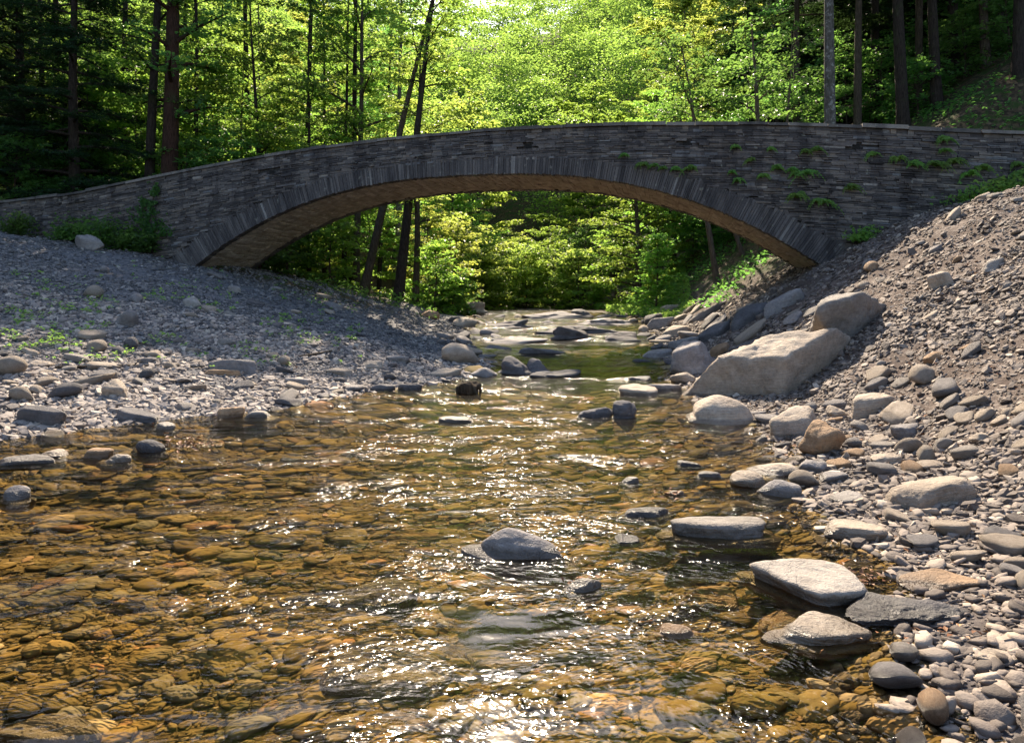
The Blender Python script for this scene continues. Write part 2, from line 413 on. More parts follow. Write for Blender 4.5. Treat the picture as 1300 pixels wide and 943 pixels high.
wx = axis([(-14, -9, .5), (-9, 7, .08), (7, 9, .5)]); wy = axis([(-20, 1, .5), (1, 15, .08), (15, 45, .25), (45, 70, 1)])
WX, WY_ = np.meshgrid(wx, wy)
WX = WX + np.interp(WY_, [30, 40, 70], [0, -4, -24])
lively = .35 + 1.6 * sstep(10.2, 11.4, WY_)
wn = (.010 * fbm2(WX, WY_ * 1.5, 2.2, 2, 3) + .006 * fbm2(WX, WY_ * 1.4, 6, 2, 8)).reshape(WX.shape) * lively
WZ_ = Wz(WY_) + wn
n1, n2 = len(wx), len(wy); idx = np.arange(n1 * n2).reshape(n2, n1)
quads = np.stack([idx[:-1, :-1].ravel(), idx[:-1, 1:].ravel(), idx[1:, 1:].ravel(), idx[1:, :-1].ravel()], 1)
tag(obj('stream_water', new_mesh('stream_water', np.stack([WX.ravel(), WY_.ravel(), WZ_.ravel()], 1), quads, True), M['water']), kind='structure')

# ------------------------------------------------------------------ scattered small stones (nobody could count them)
def slope_normal(x, y):
    e = .12
    zx = (terrain(x + e, y, False) - terrain(x - e, y, False)) / (2 * e); zy = (terrain(x, y + e, False) - terrain(x, y - e, False)) / (2 * e)
    n = np.stack([-zx, -zy, np.ones_like(zx)], 1); return n / np.linalg.norm(n, axis=1)[:, None]
def scatter_mesh(name, x, y, z, size, flat, kind, sub, tilt, seed, sink=.15, noise=0.0):
    r = np.random.default_rng(seed); N = len(x); K = 14
    Vs, Fs, base = [], [], 0
    nrm = slope_normal(x, y) + r.normal(size=(N, 3)) * tilt; nrm /= np.linalg.norm(nrm, axis=1)[:, None]
    ang = r.uniform(0, 2 * np.pi, N); a = np.stack([np.cos(ang), np.sin(ang), np.zeros(N)], 1)
    t1 = a - nrm * np.sum(a * nrm, 1)[:, None]; t1 /= np.linalg.norm(t1, axis=1)[:, None]; t2 = np.cross(nrm, t1)
    sx = size * .5; sy = sx * r.uniform(.5, .95, N); sz = sx * r.uniform(flat[0], flat[1], N)
    c = np.stack([x, y, z], 1) + nrm * (sz * (1 - 2 * sink))[:, None]
    which = r.integers(0, K, N)
    for k in range(K):
        V, Fc = rock_shape(seed * 100 + k, sub, kind, noise)
        i = np.nonzero(which == k)[0]
        if len(i) == 0: continue
        P = (c[i, None, :] + V[None, :, 0:1] * (t1 * sx[:, None])[i, None, :] + V[None, :, 1:2] * (t2 * sy[:, None])[i, None, :]
             + V[None, :, 2:3] * (nrm * sz[:, None])[i, None, :])
        Vs.append(P.reshape(-1, 3)); Fs.append((Fc[None] + (np.arange(len(i)) * len(V))[:, None, None] + base).reshape(-1, 3)); base += len(i) * len(V)
    return new_mesh(name, np.concatenate(Vs), np.concatenate(Fs), sub > 1)
def sample(n, x0, x1, y0, y1, test, seed):
    r = np.random.default_rng(seed); xs, ys = [], []; c = 0
    while c < n:
        x = r.uniform(x0, x1, n); y = r.uniform(y0, y1, n)
        m = test(x, y) & (np.abs(x) < y * .80 + 1.2); xs.append(x[m]); ys.append(y[m]); c += int(m.sum())
    return np.concatenate(xs)[:n], np.concatenate(ys)[:n]
def power(n, a, b, p, seed):
    u = np.random.default_rng(seed).uniform(0, 1, n); return a * (1 - u * (1 - (a / b) ** p)) ** (-1 / p)
bridge_v = lambda x, y: (y - 18) * math.cos(R_(13)) + x * math.sin(R_(13))
leftb = lambda x, y: (Lx(y) - x > -.15) & (bridge_v(x, y) < 6) & ~((fbm2(x, y, .7, 4, 93) > .12) & (np.random.default_rng(6).random(len(x)) < .75))
def rightb(x, y):
    s_ = x - Rx(y); n = fbm2(x, y, .8, 4, 91)
    dirt = (s_ > 1.3) & (n > .02) & (np.random.default_rng(5).random(len(x)) < .72)     # bare earth shows through
    return (s_ > -.2) & (bridge_v(x, y) < 4.2 + 1.2 * n) & ~dirt
mat_parts = []
def gravel(side, zones, mat, name, seed0):
    allx, ally, alls = [], [], []
    for k, (n, x0, x1, y0, y1, a, b, p) in enumerate(zones):
        x, y = sample(n, x0, x1, y0, y1, side, seed0 + k); allx.append(x); ally.append(y); alls.append(power(n, a, b, p, seed0 + 50 + k))
    x = np.concatenate(allx); y = np.concatenate(ally); s = np.concatenate(alls)
    me = scatter_mesh(name, x, y, terrain(x, y), s, (.16, .5), 'chip', 1, .28, seed0, .1)
    tag(obj(name, me, mat), kind='stuff')
gravel(leftb, [(14000, -9, 0, 4.5, 8.5, .025, .15, 1.8), (30000, -10, 0, 7.5, 12, .028, .15, 2.0), (9000, -14, 0, 10.5, 14, .045, .18, 2.0)], M['gravel_left'], 'shale_gravel', 100)
gravel(leftb, [(26000, -16, 0, 10.2, 16, .035, .12, 2.1), (16000, -18, 0, 15, 25, .05, .16, 2.1)], M['scree'], 'slate_scree', 150)
gravel(rightb, [(24000, 1.5, 6.5, 3.5, 7.5, .018, .11, 2.0), (22000, 2, 9.5, 7, 11.5, .026, .13, 2.1), (16000, 2, 13, 11, 24, .036, .16, 2.1)], M['gravel_right'], 'bank_gravel', 200)
x, y = sample(15000, 1, 4.5, 1.2, 4.6, rightb, 401); s_ = power(15000, .014, .11, 1.5, 402)
tag(obj('shore_pebbles', scatter_mesh('shore_pebbles', x, y, terrain(x, y), s_, (.16, .42), 'chip', 2, .25, 403, .1, .05), M['gravel_right']), kind='stuff')
inw = lambda x, y: (x - Lx(y) > -.1) & (Rx(y) - x > -.1) & ~((fbm2(x, y, 1.0, 4, 95) > .06) & (np.random.default_rng(8).random(len(x)) < .6))
bx, by, bs = [], [], []
for k, (n, y0, y1, a, b, p) in enumerate([(19000, .7, 4, .018, .20, 1.35), (11000, 4, 8, .035, .30, 1.3), (1800, 8, 13, .09, .5, 1.1), (1200, 13, 27, .12, .6, 1.3)]):
    x, y = sample(n, -8, 6, y0, y1, inw, 300 + k); bx.append(x); by.append(y); bs.append(power(n, a, b, p, 350 + k))
x = np.concatenate(bx); y = np.concatenate(by); s = np.concatenate(bs)
zb = terrain(x, y)
s = np.where(y < 11, np.minimum(s, np.maximum(.05, (Wz(y) - zb) * 6.5)), s)
tag(obj('riverbed_pebbles', scatter_mesh('riverbed_pebbles', x, y, zb, s, (.06, .16), 'slab', 2, .06, 300, .05), M['bed_stones']), kind='stuff')

# ------------------------------------------------------------------ hero rocks read off the photograph
# (px centre, py base, width px, height px, kind, material, depth ratio, tilt about view axis deg, yaw deg, name, label)
ROCKS = [
 (986, 503, 232, 90, 'block', 'tan', .55, -9, 4, 'boulder', 'huge tan boulder, long tilted block at the water edge of the right bank'),
 (1084, 432, 138, 64, 'block', 'pale', .7, -4, 10, 'boulder', 'pale grey angular boulder behind and above the huge tan boulder'),
 (920, 538, 76, 42, 'round', 'tan', .85, 0, 0, 'boulder', 'rounded tan boulder standing in the water before the huge tan block'),
 (878, 476, 66, 47, 'block', 'grey', .8, 0, 30, 'boulder', 'faceted blue grey boulder left of the huge tan boulder'),
 (868, 488, 36, 17, 'boulder', 'tan', .8, 0, 0, 'rock', 'small low rock wedged under left end of the huge tan boulder'),
 (812, 503, 52, 17, 'slab', 'tan', .9, 0, 10, 'stone_slab', 'flat tan slab at the pool edge left of the rounded boulder'),
 (845, 497, 46, 12, 'slab', 'grey', .9, 0, -15, 'stone_slab', 'thin grey slab between flat tan slab and rounded boulder'),
 (793, 531, 34, 31, 'boulder', 'dark', .8, 4, 30, 'rock', 'dark pointed rock standing in mid stream'),
 (757, 531, 48, 16, 'boulder', 'dark', .7, -4, 0, 'rock', 'low dark rock touching the pointed rock in mid stream'),
 (581, 537, 50, 11, 'slab', 'pale', .8, 0, 0, 'rock', 'low pale stone awash alone in the middle of the pool'),
 (664, 711, 116, 48, 'round', 'grey', .55, 9, -8, 'rock', 'grey wedge shaped rock alone in the shallow foreground water'),
 (918, 686, 126, 36, 'slab', 'pale', .55, 0, 6, 'stone_slab', 'whitish grey flat rock in the shallows with a wet dark foot'),
 (823, 658, 60, 15, 'slab', 'dark', .5, 0, 0, 'stone_slab', 'dark wet slab in the shallows left of the whitish flat rock'),
 (1036, 768, 152, 66, 'slab', 'pale', .75, 2, -24, 'stone_slab', 'largest pale flat slab, pointed to the left, at foreground water edge'),
 (1095, 689, 96, 37, 'slab', 'tan', .8, 0, 0, 'stone_slab', 'smooth tan oval slab at the water edge above the largest pale slab'),
 (1190, 645, 136, 48, 'slab', 'tan', .6, -5, 8, 'stone_slab', 'thick tan flat topped slab lying on gravel of the right bank'),
 (1049, 819, 124, 42, 'slab', 'tan', .6, 3, 0, 'stone_slab', 'tan grey slab in wet shallows in front of the largest pale slab'),
 (1157, 796, 166, 46, 'ledge', 'dark', .5, -5, 6, 'rock', 'long dark grey ridged rock at the foreground waterline'),
 (1201, 752, 112, 36, 'slab', 'brown', .6, -2, -6, 'stone_slab', 'brownish flat rock behind the long dark ridged rock'),
 (952, 619, 46, 25, 'round', 'tan', .9, 0, 0, 'rock', 'small tan rounded rock at waterline, left of a grey rounded one'),
 (982, 605, 68, 22, 'boulder', 'tan', .7, 2, 0, 'rock', 'tan oval rock lying behind two rounded rocks at the waterline'),
 (992, 633, 50, 29, 'round', 'grey', .9, 0, 0, 'rock', 'grey rounded rock at waterline in front of the tan oval rock'),
 (1016, 556, 84, 40, 'slab', 'tan', .6, -8, 10, 'stone_slab', 'rough tan slab on the shore right of the rounded boulder'),
 (1050, 580, 48, 50, 'boulder', 'brown', 1.0, -10, 40, 'rock', 'orange tan rounded rock leaning against the rough tan slab'),
 (1111, 526, 62, 28, 'slab', 'tan', .6, -10, 0, 'stone_slab', 'tan slab on the slope right of the huge tan boulder'),
 (1069, 531, 32, 18, 'boulder', 'tan', .8, 0, 0, 'rock', 'small tan rock below the tan slab on the right slope'),
 (1034, 601, 34, 20, 'boulder', 'grey', .8, 0, 0, 'rock', 'small blue grey rock right of the tan oval rock'),
 (1060, 614, 40, 18, 'slab', 'grey', .8, 0, 0, 'rock', 'flat grey rock between waterline and the thick tan slab'),
 (1080, 641, 46, 18, 'slab', 'grey', .8, 0, 20, 'rock', 'grey flat stone left of the thick tan flat topped slab'),
 (801, 614, 22, 11, 'round', 'pale', .8, 0, 0, 'rock', 'small pinkish white stone standing in the right shallows'),
 (857, 630, 24, 9, 'boulder', 'brown', .8, 0, 0, 'rock', 'small reddish brown stone awash in the right shallows'),
 (741, 752, 50, 26, 'boulder', 'pale', .8, 0, 0, 'rock', 'pale rough stone just breaking the water in the foreground'),
 (797, 690, 36, 13, 'slab', 'dark', .8, 0, 0, 'rock', 'small dark wet stone left of the whitish flat rock'),
 (861, 811, 46, 20, 'round', 'brown', .7, 0, 0, 'rock', 'brown oval cobble in shallow foreground water'),
 (900, 606, 30, 9, 'slab', 'grey', .7, 0, 0, 'rock', 'thin grey stone in riffle left of the tan rounded rock'),
 (875, 592, 30, 9, 'slab', 'dark', .7, 0, 0, 'rock', 'thin dark stone in riffle below the rounded boulder'),
 (30, 591, 70, 15, 'slab', 'grey', .6, 0, 0, 'stone_slab', 'long flat grey slab in the water at the left edge'),
 (66, 582, 38, 13, 'boulder', 'tan', .7, 0, 0, 'rock', 'tan stone behind the long flat slab at left edge'),
 (122, 581, 36, 15, 'round', 'brown', .7, 0, 0, 'rock', 'brown rounded stone in left shallows beside a tan one'),
 (144, 588, 36, 14, 'boulder', 'tan', .7, 4, 0, 'rock', 'tan stone in front of the brown rounded stone in left shallows'),
 (14, 636, 34, 23, 'round', 'grey', .9, 0, 0, 'rock', 'smooth grey rock in the water cut by the left edge'),
 (190, 575, 34, 19, 'round', 'dark', .9, 4, 0, 'rock', 'dark wet rock in water below a white flat stone'),
 (207, 546, 26, 11, 'slab', 'pale', .8, 0, 0, 'rock', 'white flat stone at the left waterline above the dark wet rock'),
 (50, 541, 64, 28, 'slab', 'dark', .5, 5, -8, 'stone_slab', 'dark angular slab on the shore at the far left'),
 (138, 508, 42, 27, 'block', 'tan', .7, -18, 0, 'rock', 'tan wedge shaped rock tipped up on the left shore'),
 (171, 537, 58, 18, 'slab', 'dark', .6, 8, 0, 'stone_slab', 'dark slab sloping into gravel right of the dark angular slab'),
 (291, 531, 32, 16, 'slab', 'brown', .7, 0, 0, 'rock', 'brown stone at left waterline beside a pale flat slab'),
 (323, 530, 42, 12, 'slab', 'pale', .7, 0, 0, 'stone_slab', 'pale flat slab at left waterline beside the brown stone'),
 (295, 475, 72, 22, 'slab', 'grey', .5, 0, -5, 'stone_slab', 'long grey block slab on the left gravel at the shadow edge'),
 (282, 477, 46, 9, 'slab', 'brown', .4, 0, 0, 'stone_slab', 'thin orange brown slab before the long grey block slab'),
 (157, 417, 36, 26, 'boulder', 'grey', .8, 0, 0, 'boulder', 'squat grey boulder alone on the left scree slope'),
 (242, 391, 26, 16, 'block', 'pale', .7, 10, 0, 'rock', 'bluish white rock on the upper left scree'),
 (291, 402, 16, 8, 'block', 'pale', .7, 0, 0, 'rock', 'tiny white rock right of the bluish white rock'),
 (297, 372, 18, 9, 'slab', 'pale', .7, 14, 0, 'rock', 'pale slab on the scree below the left arch foot'),
 (111, 317, 36, 20, 'boulder', 'grey', .7, 8, 0, 'boulder', 'grey boulder at the top of left scree beside bridge shrubs'),
 (126, 470, 40, 12, 'boulder', 'tan', .7, 0, 0, 'rock', 'tan rock on gravel above the tipped tan wedge'),
 (45, 468, 34, 12, 'boulder', 'tan', .7, 0, 0, 'rock', 'rounded tan rock at shadow edge on the far left gravel'),
 (286, 441, 22, 12, 'boulder', 'pale', .7, 0, 0, 'rock', 'pale rock in the shade above the long grey block slab'),
 (485, 497, 32, 11, 'slab', 'dark', .6, 0, 0, 'stone_slab', 'dark flat stone at waterline, left one of two neighbours'),
 (520, 496, 32, 10, 'slab', 'dark', .6, 0, 0, 'stone_slab', 'dark flat stone at waterline just left of the driftwood stump'),
 (565, 481, 42, 14, 'slab', 'tan', .7, 0, 0, 'stone_slab', 'flat pale tan slab on the shore behind the driftwood stump'),
 (613, 479, 38, 14, 'boulder', 'grey', .7, 0, 0, 'rock', 'grey wet rock at the head of the pool, right of tan slab'),
 (654, 476, 36, 25, 'boulder', 'dark', .8, 0, 0, 'boulder', 'dark boulder at the riffle, left one of a pair'),
 (681, 474, 30, 20, 'boulder', 'dark', .8, 0, 0, 'boulder', 'dark boulder at the riffle, right one of a pair'),
 (705, 479, 72, 10, 'ledge', 'dark', .4, -3, 14, 'stone_slab', 'long dark stone sill under the riffle'),
 (800, 483, 56, 8, 'ledge', 'dark', .4, 3, -8, 'stone_slab', 'low dark stone sill beside the blue grey boulder'),
 (470, 470, 32, 13, 'boulder', 'tan', .7, 0, 0, 'rock', 'tan rock on the shore gravel left of the flat tan slab'),
 (430, 478, 34, 11, 'slab', 'tan', .7, 0, 0, 'rock', 'flat tan stone on left shore below bridge shadow'),
 (505, 462, 30, 12, 'boulder', 'grey', .7, 0, 0, 'rock', 'grey rock in the bridge shadow behind tan shore rock'),
 (378, 489, 34, 11, 'slab', 'grey', .7, 0, 0, 'rock', 'flat grey stone near waterline right of the long block slab'),
 (240, 497, 34, 10, 'slab', 'tan', .7, 0, 0, 'rock', 'thin tan stone on gravel below the long grey block slab'),
 (723, 431, 54, 18, 'ledge', 'dark', .7, 3, 12, 'rock_ledge', 'dark ledge rock at the lip of the small cascade'),
 (790, 433, 44, 13, 'ledge', 'dark', .8, -4, -18, 'rock_ledge', 'dark low ledge right of the cascade lip'),
 (660, 436, 74, 9, 'ledge', 'grey', .7, 2, 8, 'rock_ledge', 'wide grey ledge under the left half of the cascade'),
 (640, 415, 70, 10, 'ledge', 'dark', .7, -3, -14, 'rock_ledge', 'wide dark ledge upstream under bright water'),
 (775, 412, 64, 9, 'ledge', 'grey', .7, 2, 16, 'rock_ledge', 'wide grey ledge at the right of the upstream end of the visible stream'),
 (745, 424, 100, 9, 'ledge', 'dark', .6, 2, -9, 'rock_ledge', 'broad dark ledge stepping across the right half of the cascade'),
 (700, 404, 80, 7, 'ledge', 'grey', .5, -2, 7, 'rock_ledge', 'broad low ledge crossing the farthest visible water'),
 (628, 446, 60, 10, 'ledge', 'dark', .8, 3, 20, 'rock_ledge', 'dark ledge on the left side of the upper pool'),
 (690, 449, 60, 8, 'ledge', 'dark', .6, 4, -10, 'rock_ledge', 'dark ledge awash in the upper pool'),
 (603, 398, 26, 15, 'boulder', 'tan', .8, 0, 0, 'boulder', 'tan boulder far upstream below the left trees'),
 (590, 416, 32, 14, 'boulder', 'tan', .8, 0, 0, 'boulder', 'mossy tan boulder at the left foot of the cascade'),
 (545, 405, 26, 12, 'boulder', 'brown', .8, 0, 0, 'boulder', 'brown boulder under the leaning trees by the arch'),
 (738, 402, 26, 10, 'boulder', 'dark', .8, 0, 0, 'boulder', 'dark boulder at far right end of the visible stream'),
 (855, 402, 38, 16, 'slab', 'tan', .7, -8, 0, 'rock', 'tan slab rock on the right shore under the arch'),
 (838, 417, 40, 14, 'slab', 'grey', .7, -6, 0, 'rock', 'mossy grey rock below the tan slab under the arch'),
 (908, 430, 50, 17, 'slab', 'dark', .5, -22, 10, 'stone_slab', 'dark tilted slab under the right arch foot, lower of two'),
 (955, 408, 62, 20, 'slab', 'dark', .45, -24, 10, 'stone_slab', 'dark tilted slab under the right arch foot, upper of two'),
 (995, 395, 60, 20, 'slab', 'grey', .5, -24, 10, 'stone_slab', 'grey tilted slab near the right end of the arch'),
 (870, 443, 40, 14, 'slab', 'grey', .7, -12, 0, 'rock', 'grey slab above the faceted blue grey boulder'),
 (835, 454, 44, 11, 'slab', 'grey', .7, -4, 0, 'rock', 'flat grey rock at the upper pool edge'),
 (860, 427, 44, 14, 'slab', 'tan', .7, -14, 0, 'rock', 'tilted tan rock behind the faceted blue grey boulder'),
 (915, 452, 36, 14, 'slab', 'brown', .7, -18, 0, 'rock', 'brownish slab right behind the faceted blue grey boulder'),
 (488, 806, 180, 46, 'slab', 'grey', .8, 0, 4, 'stone_slab', 'large pale submerged slab under the glittering foreground water'),
 (634, 783, 118, 26, 'slab', 'tan', .8, 0, -4, 'stone_slab', 'submerged tan slab right of the large submerged slab'),
 (455, 712, 150, 20, 'slab', 'dark', .6, 0, 3, 'stone_slab', 'long dark submerged slab left of the grey wedge rock'),
 (60, 856, 130, 26, 'slab', 'pale', .6, 0, 0, 'stone_slab', 'pale submerged slab in the bottom left corner'),
 (897, 741, 96, 24, 'slab', 'brown', .7, 0, 0, 'stone_slab', 'brown submerged slab left of the largest pale slab'),
 (1010, 780, 84, 20, 'slab', 'brown', .7, 0, -10, 'stone_slab', 'dull brown slab sunk under the largest pale slab'),
 (985, 506, 5, 3, 'boulder', 'tan', .8, 0, 0, None, None),
 (1250, 560, 30, 14, 'boulder', 'tan', .8, -8, 0, 'rock', 'tan rock on the bare slope at the right edge'),
 (1157, 556, 40, 20, 'slab', 'grey', .7, -8, 0, 'rock', 'grey slab on gravel above the thick tan slab'),
 (1190, 460, 26, 14, 'boulder', 'brown', .8, -10, 0, 'rock', 'brown rock stuck in the dark earth of the right slope'),
 (1200, 365, 34, 20, 'slab', 'tan', .7, -26, 0, 'rock', 'tan stone high on the sunlit right slope'),
 (1265, 345, 30, 16, 'block', 'pale', .7, -20, 0, 'rock', 'pale stone high at the right edge of the slope'),
 (1128, 590, 38, 18, 'boulder', 'tan', .8, 0, 0, 'rock', 'tan rock left above the thick tan flat slab'),
 (1272, 845, 60, 16, 'slab', 'tan', .6, 0, 0, 'rock', 'flat tan stone in gravel in the lower right corner'),
]
SUBMERGED = ('submerged', 'sunk')
HERO = []
for k, (px, py, w, h, kind, mat, dr, tilt, yaw, name, label) in enumerate(ROCKS):
    if name is None: continue
    sub_ = any(s in label for s in SUBMERGED)
    x, y, z = hit(px, py)
    if sub_: z = -.02
    d = y; Wm = w * d / F
    dep = (CAM_H - z) / d
    D = dr * Wm
    Hm = h * d / F - D * max(dep, 0) * .85
    y = y + D * .45; x = (px - CX) / F * y * (d / y) ** .5
    Hm = max(Hm, h * d / F * .38, Wm * .10)
    if Lx(y) < x < Rx(y): Hm = min(Hm, .62 * Wm)
    if sub_:
        Hm = .10; z = tz(x, y) - .03; z = min(z, -.02 - Hm)
    V, Fc = rock_shape(1000 + k, 5 if w > 90 else 4, kind, .13 if kind in ('boulder', 'block') else (.06 if kind == 'round' else .08))
    tot = Hm * 1.5
    if Lx(y) < x < Rx(y) and not sub_: tot = Hm + min(.15, Hm * 1.3); V[:, :2] *= (1 + .38 * np.clip(-V[:, 2:3] * Wm * 0 - (V[:, 2:3] / (tot / 2)), 0, 1) ** 2)
    V = V * np.array([Wm / 2, D / 2, tot / 2])
    me = new_mesh(name, V, Fc, True)
    o = obj(name, me, M[mat]); tag(o, label, 'boulder' if name == 'boulder' else ('slab' if 'slab' in name else 'rock'))
    o.location = (x, y, z + Hm - tot / 2); o.rotation_euler = (R_(random.uniform(-4, 4)), R_(tilt), R_(yaw))
    HERO.append((x, y, Wm, label, px, py))

# driftwood stump and wet leaves
def tubes(paths, sides=8):
    Vs, Fs, b = [], [], 0
    for P, r in paths:
        P = np.asarray(P, float); r = np.asarray(r, float); n = len(P)
        T = np.gradient(P, axis=0); T /= np.maximum(np.linalg.norm(T, axis=1), 1e-9)[:, None]
        ref = np.where(np.abs(T[:, 2:3]) > .9, np.array([[1., 0, 0]]), np.array([[0, 0, 1.]]))
        A = np.cross(T, ref); A /= np.linalg.norm(A, axis=1)[:, None]; B = np.cross(T, A)
        th = np.linspace(0, 2 * np.pi, sides, endpoint=False)
        ring = P[:, None] + r[:, None, None] * (np.cos(th)[None, :, None] * A[:, None] + np.sin(th)[None, :, None] * B[:, None])
        Vs.append(ring.reshape(-1, 3)); i = np.arange(n * sides).reshape(n, sides) + b
        j = np.roll(i, -1, 1)
        Fs.append(np.stack([i[:-1].ravel(), j[:-1].ravel(), j[1:].ravel(), i[1:].ravel()], 1)); b += n * sides
    return np.concatenate(Vs), np.concatenate(Fs)
x, y, z = hit(595, 499)
st = thing('driftwood_stump', 'gnarled brown driftwood stump sitting at the head of the pool', 'driftwood', (x, y, z - .08))
V, Fc = rock_shape(77, 4, 'boulder', .3); V = V * np.array([.18, .14, .15]) + np.array([0, 0, .10])
obj('stump_body', new_mesh('stump_body', V, Fc, True), M['bark_brown'], st)
for a in range(4):
    th = a * 1.6 + .3
    P = [(0.05 * math.cos(th), .05 * math.sin(th), .16), (.13 * math.cos(th), .11 * math.sin(th), .2 - .02 * (a % 3)), (.2 * math.cos(th + .3), .16 * math.sin(th), .12 - .05 * (a % 2)), (.22 * math.cos(th + .5), .2 * math.sin(th), .0)]
    V, Fc = tubes([(P, [.04, .032, .022, .01])], 7)
    obj('root', new_mesh('root', V, Fc, True), M['bark_brown'], st)

def stick(label, pts, r0, mat):
    P = np.array([np.array(hit(*p)) + [0, 0, .02] for p in pts]); o0 = P[0].copy(); n = 12
    t = np.linspace(0, 1, n); Q = np.stack([np.interp(t, np.linspace(0, 1, len(P)), P[:, i]) for i in range(3)], 1) - o0
    Q += .012 * np.stack([vnoise(Q * 5, 1), vnoise(Q * 5, 2), np.abs(vnoise(Q * 5, 3))], 1)
    V, Fc = tubes([(Q, r0 * (1 - .7 * t) + .003), (np.stack([Q[5], Q[5] + [.06, -.04, .05], Q[5] + [.16, -.06, .06]]), [r0 * .5, r0 * .35, .003])], 7)
    tag(obj('driftwood_stick', new_mesh('driftwood_stick', V, Fc, True), M[mat], None, tuple(o0)), label, 'driftwood')
stick('long thin driftwood stick on the left gravel along the shadow edge', [(70, 470), (180, 466), (300, 470)], .022, 'bark_brown')
stick('pale driftwood stick on shaded scree below the left foot of the arch', [(380, 455), (430, 446), (470, 448)], .02, 'bark_tan')
stick('brown stick washed against gravel right of the rounded boulder', [(965, 528), (1000, 512), (1020, 508)], .012, 'bark_brown')

# ------------------------------------------------------------------ mid-size stones, each one its own object
protoM = {}
for mt in ('tan', 'grey', 'dark', 'pale', 'brown'):
    for k in range(6):
        V, Fc = rock_shape(5000 + k, 3, ('slab', 'boulder', 'slab', 'block', 'slab', 'round')[k], .05)
        me = new_mesh('stone', V, Fc, True); me.materials.append(M[mt]); protoM[mt, k] = me
CN = {'tan': 'tan', 'grey': 'grey', 'dark': 'dark', 'pale': 'pale', 'brown': 'brown'}
pl = []
def place_stones(n, test, x0, x1, y0, y1, smin, smax, mats, seed, where, flat=False):
    r = np.random.default_rng(seed)
    xs, ys = sample(n * 4, x0, x1, y0, y1, test, seed); c = 0
    for x, y in zip(xs, ys):
        if c >= n: break
        s = float(power(1, smin, smax, 1.6, int(r.integers(1e9)))[0]) * (.5 + y / 12)
        if any((x - hx) ** 2 + ((y - hy) * .8) ** 2 < (hw * .5 + s * .5) ** 2 for hx, hy, hw, *_ in HERO): continue
        if any((x - q[0]) ** 2 + (y - q[1]) ** 2 < (.42 * (q[2] + s)) ** 2 for q in pl): continue
        k = int(r.integers(0, 6)); k = (0, 2, 4)[k % 3] if flat else k; mt = mats[int(r.integers(0, len(mats)))]
        z = tz(x, y); ff = r.uniform(.26, .45) if k != 5 else r.uniform(.5, .7)
        if flat: ff = r.uniform(.16, .30)
        o = bpy.data.objects.new('stone', protoM[mt, k]); COL.objects.link(o)
        o.scale = (s / 2, s / 2 * r.uniform(.55, .85), s / 2 * ff); o.location = (x, y, z + s / 2 * ff * (.35 if flat else .72))
        nn = slope_normal(np.array([x]), np.array([y]))[0]
        q = Vector((0, 0, 1)).rotation_difference(Vector(nn)); o.rotation_mode = 'QUATERNION'
        o.rotation_quaternion = q @ Euler((r.normal() * .12, r.normal() * .12, r.uniform(0, 6.28))).to_quaternion()
        ppx, ppy = to_px(x, y, z)
        pl.append((x, y, s)); c += 1
        STONES.append((o, CN[mt], ('flat', 'lumpy', 'flat', 'blocky', 'flat', 'rounded')[k], where, ppx, ppy, s))
STONES = []
place_stones(85, lambda x, y: (Lx(y) - x > -.2) & (Lx(y) - x < 6), -9, 0, 5, 11.0, .13, .42, ['tan', 'grey', 'grey', 'dark', 'pale', 'tan'], 601, 'left shore gravel')
place_stones(20, lambda x, y: (Lx(y) - x > -.2) & (bridge_v(x, y) < 4), -12, 0, 11.5, 20, .13, .36, ['grey', 'grey', 'dark', 'tan'], 602, 'left scree under the bridge')
place_stones(130, lambda x, y: (x - Rx(y) > -.5) & (x - Rx(y) < 1.6), 1, 5, 1.6, 8.5, .17, .44, ['tan', 'grey', 'tan', 'pale', 'grey', 'brown'], 603, 'right shore gravel')
place_stones(45, lambda x, y: (x - Rx(y) > 1.0) & (bridge_v(x, y) < 0), 2, 9, 4, 13, .10, .30, ['tan', 'brown', 'grey', 'pale'], 604, 'right slope')
place_stones(34, lambda x, y: (x > Lx(y)) & (x < Rx(y)) & (np.abs(((y - 11.6) % 3.0) - .2) < .8), -4, 6, 14.2, 30, .16, .42, ['dark', 'grey', 'dark', 'tan'], 607, 'cascade')
place_stones(28, lambda x, y: (np.minimum(np.abs(x - Rx(y)), np.abs(x - Lx(y))) < .8), -4, 6, 11.5, 24, .2, .5, ['dark', 'grey', 'dark', 'tan'], 605, 'upstream edge')
place_stones(40, lambda x, y: (x - Rx(y) > -.3) & (x - Rx(y) < 2.6 - .08 * (y - 11)) & (bridge_v(x, y) > -5), 2, 9, 11, 24, .26, .62, ['grey', 'dark', 'grey', 'tan'], 606, 'right shore under the arch', True)
rows = {}
for s in STONES: rows.setdefault((s[1], s[2], s[3]), []).append(s)
ORD = ['first', 'second', 'third', 'fourth', 'fifth', 'sixth', 'seventh', 'eighth', 'ninth', 'tenth', 'eleventh', 'twelfth', 'thirteenth', 'fourteenth', 'fifteenth', 'sixteenth', 'seventeenth', 'eighteenth', 'nineteenth', 'twentieth',
       'twenty-first', 'twenty-second', 'twenty-third', 'twenty-fourth', 'twenty-fifth', 'twenty-sixth', 'twenty-seventh', 'twenty-eighth', 'twenty-ninth', 'thirtieth']
for (c, k, where), L in rows.items():
    L.sort(key=lambda s: s[4])
    for i, s in enumerate(L):
        pos = '' if len(L) == 1 else ', %s such from the left' % ORD[i]
        tag(s[0], '%s %s stone on the %s%s' % (c, k, where, pos), 'stone', 'loose stones on the ' + where)

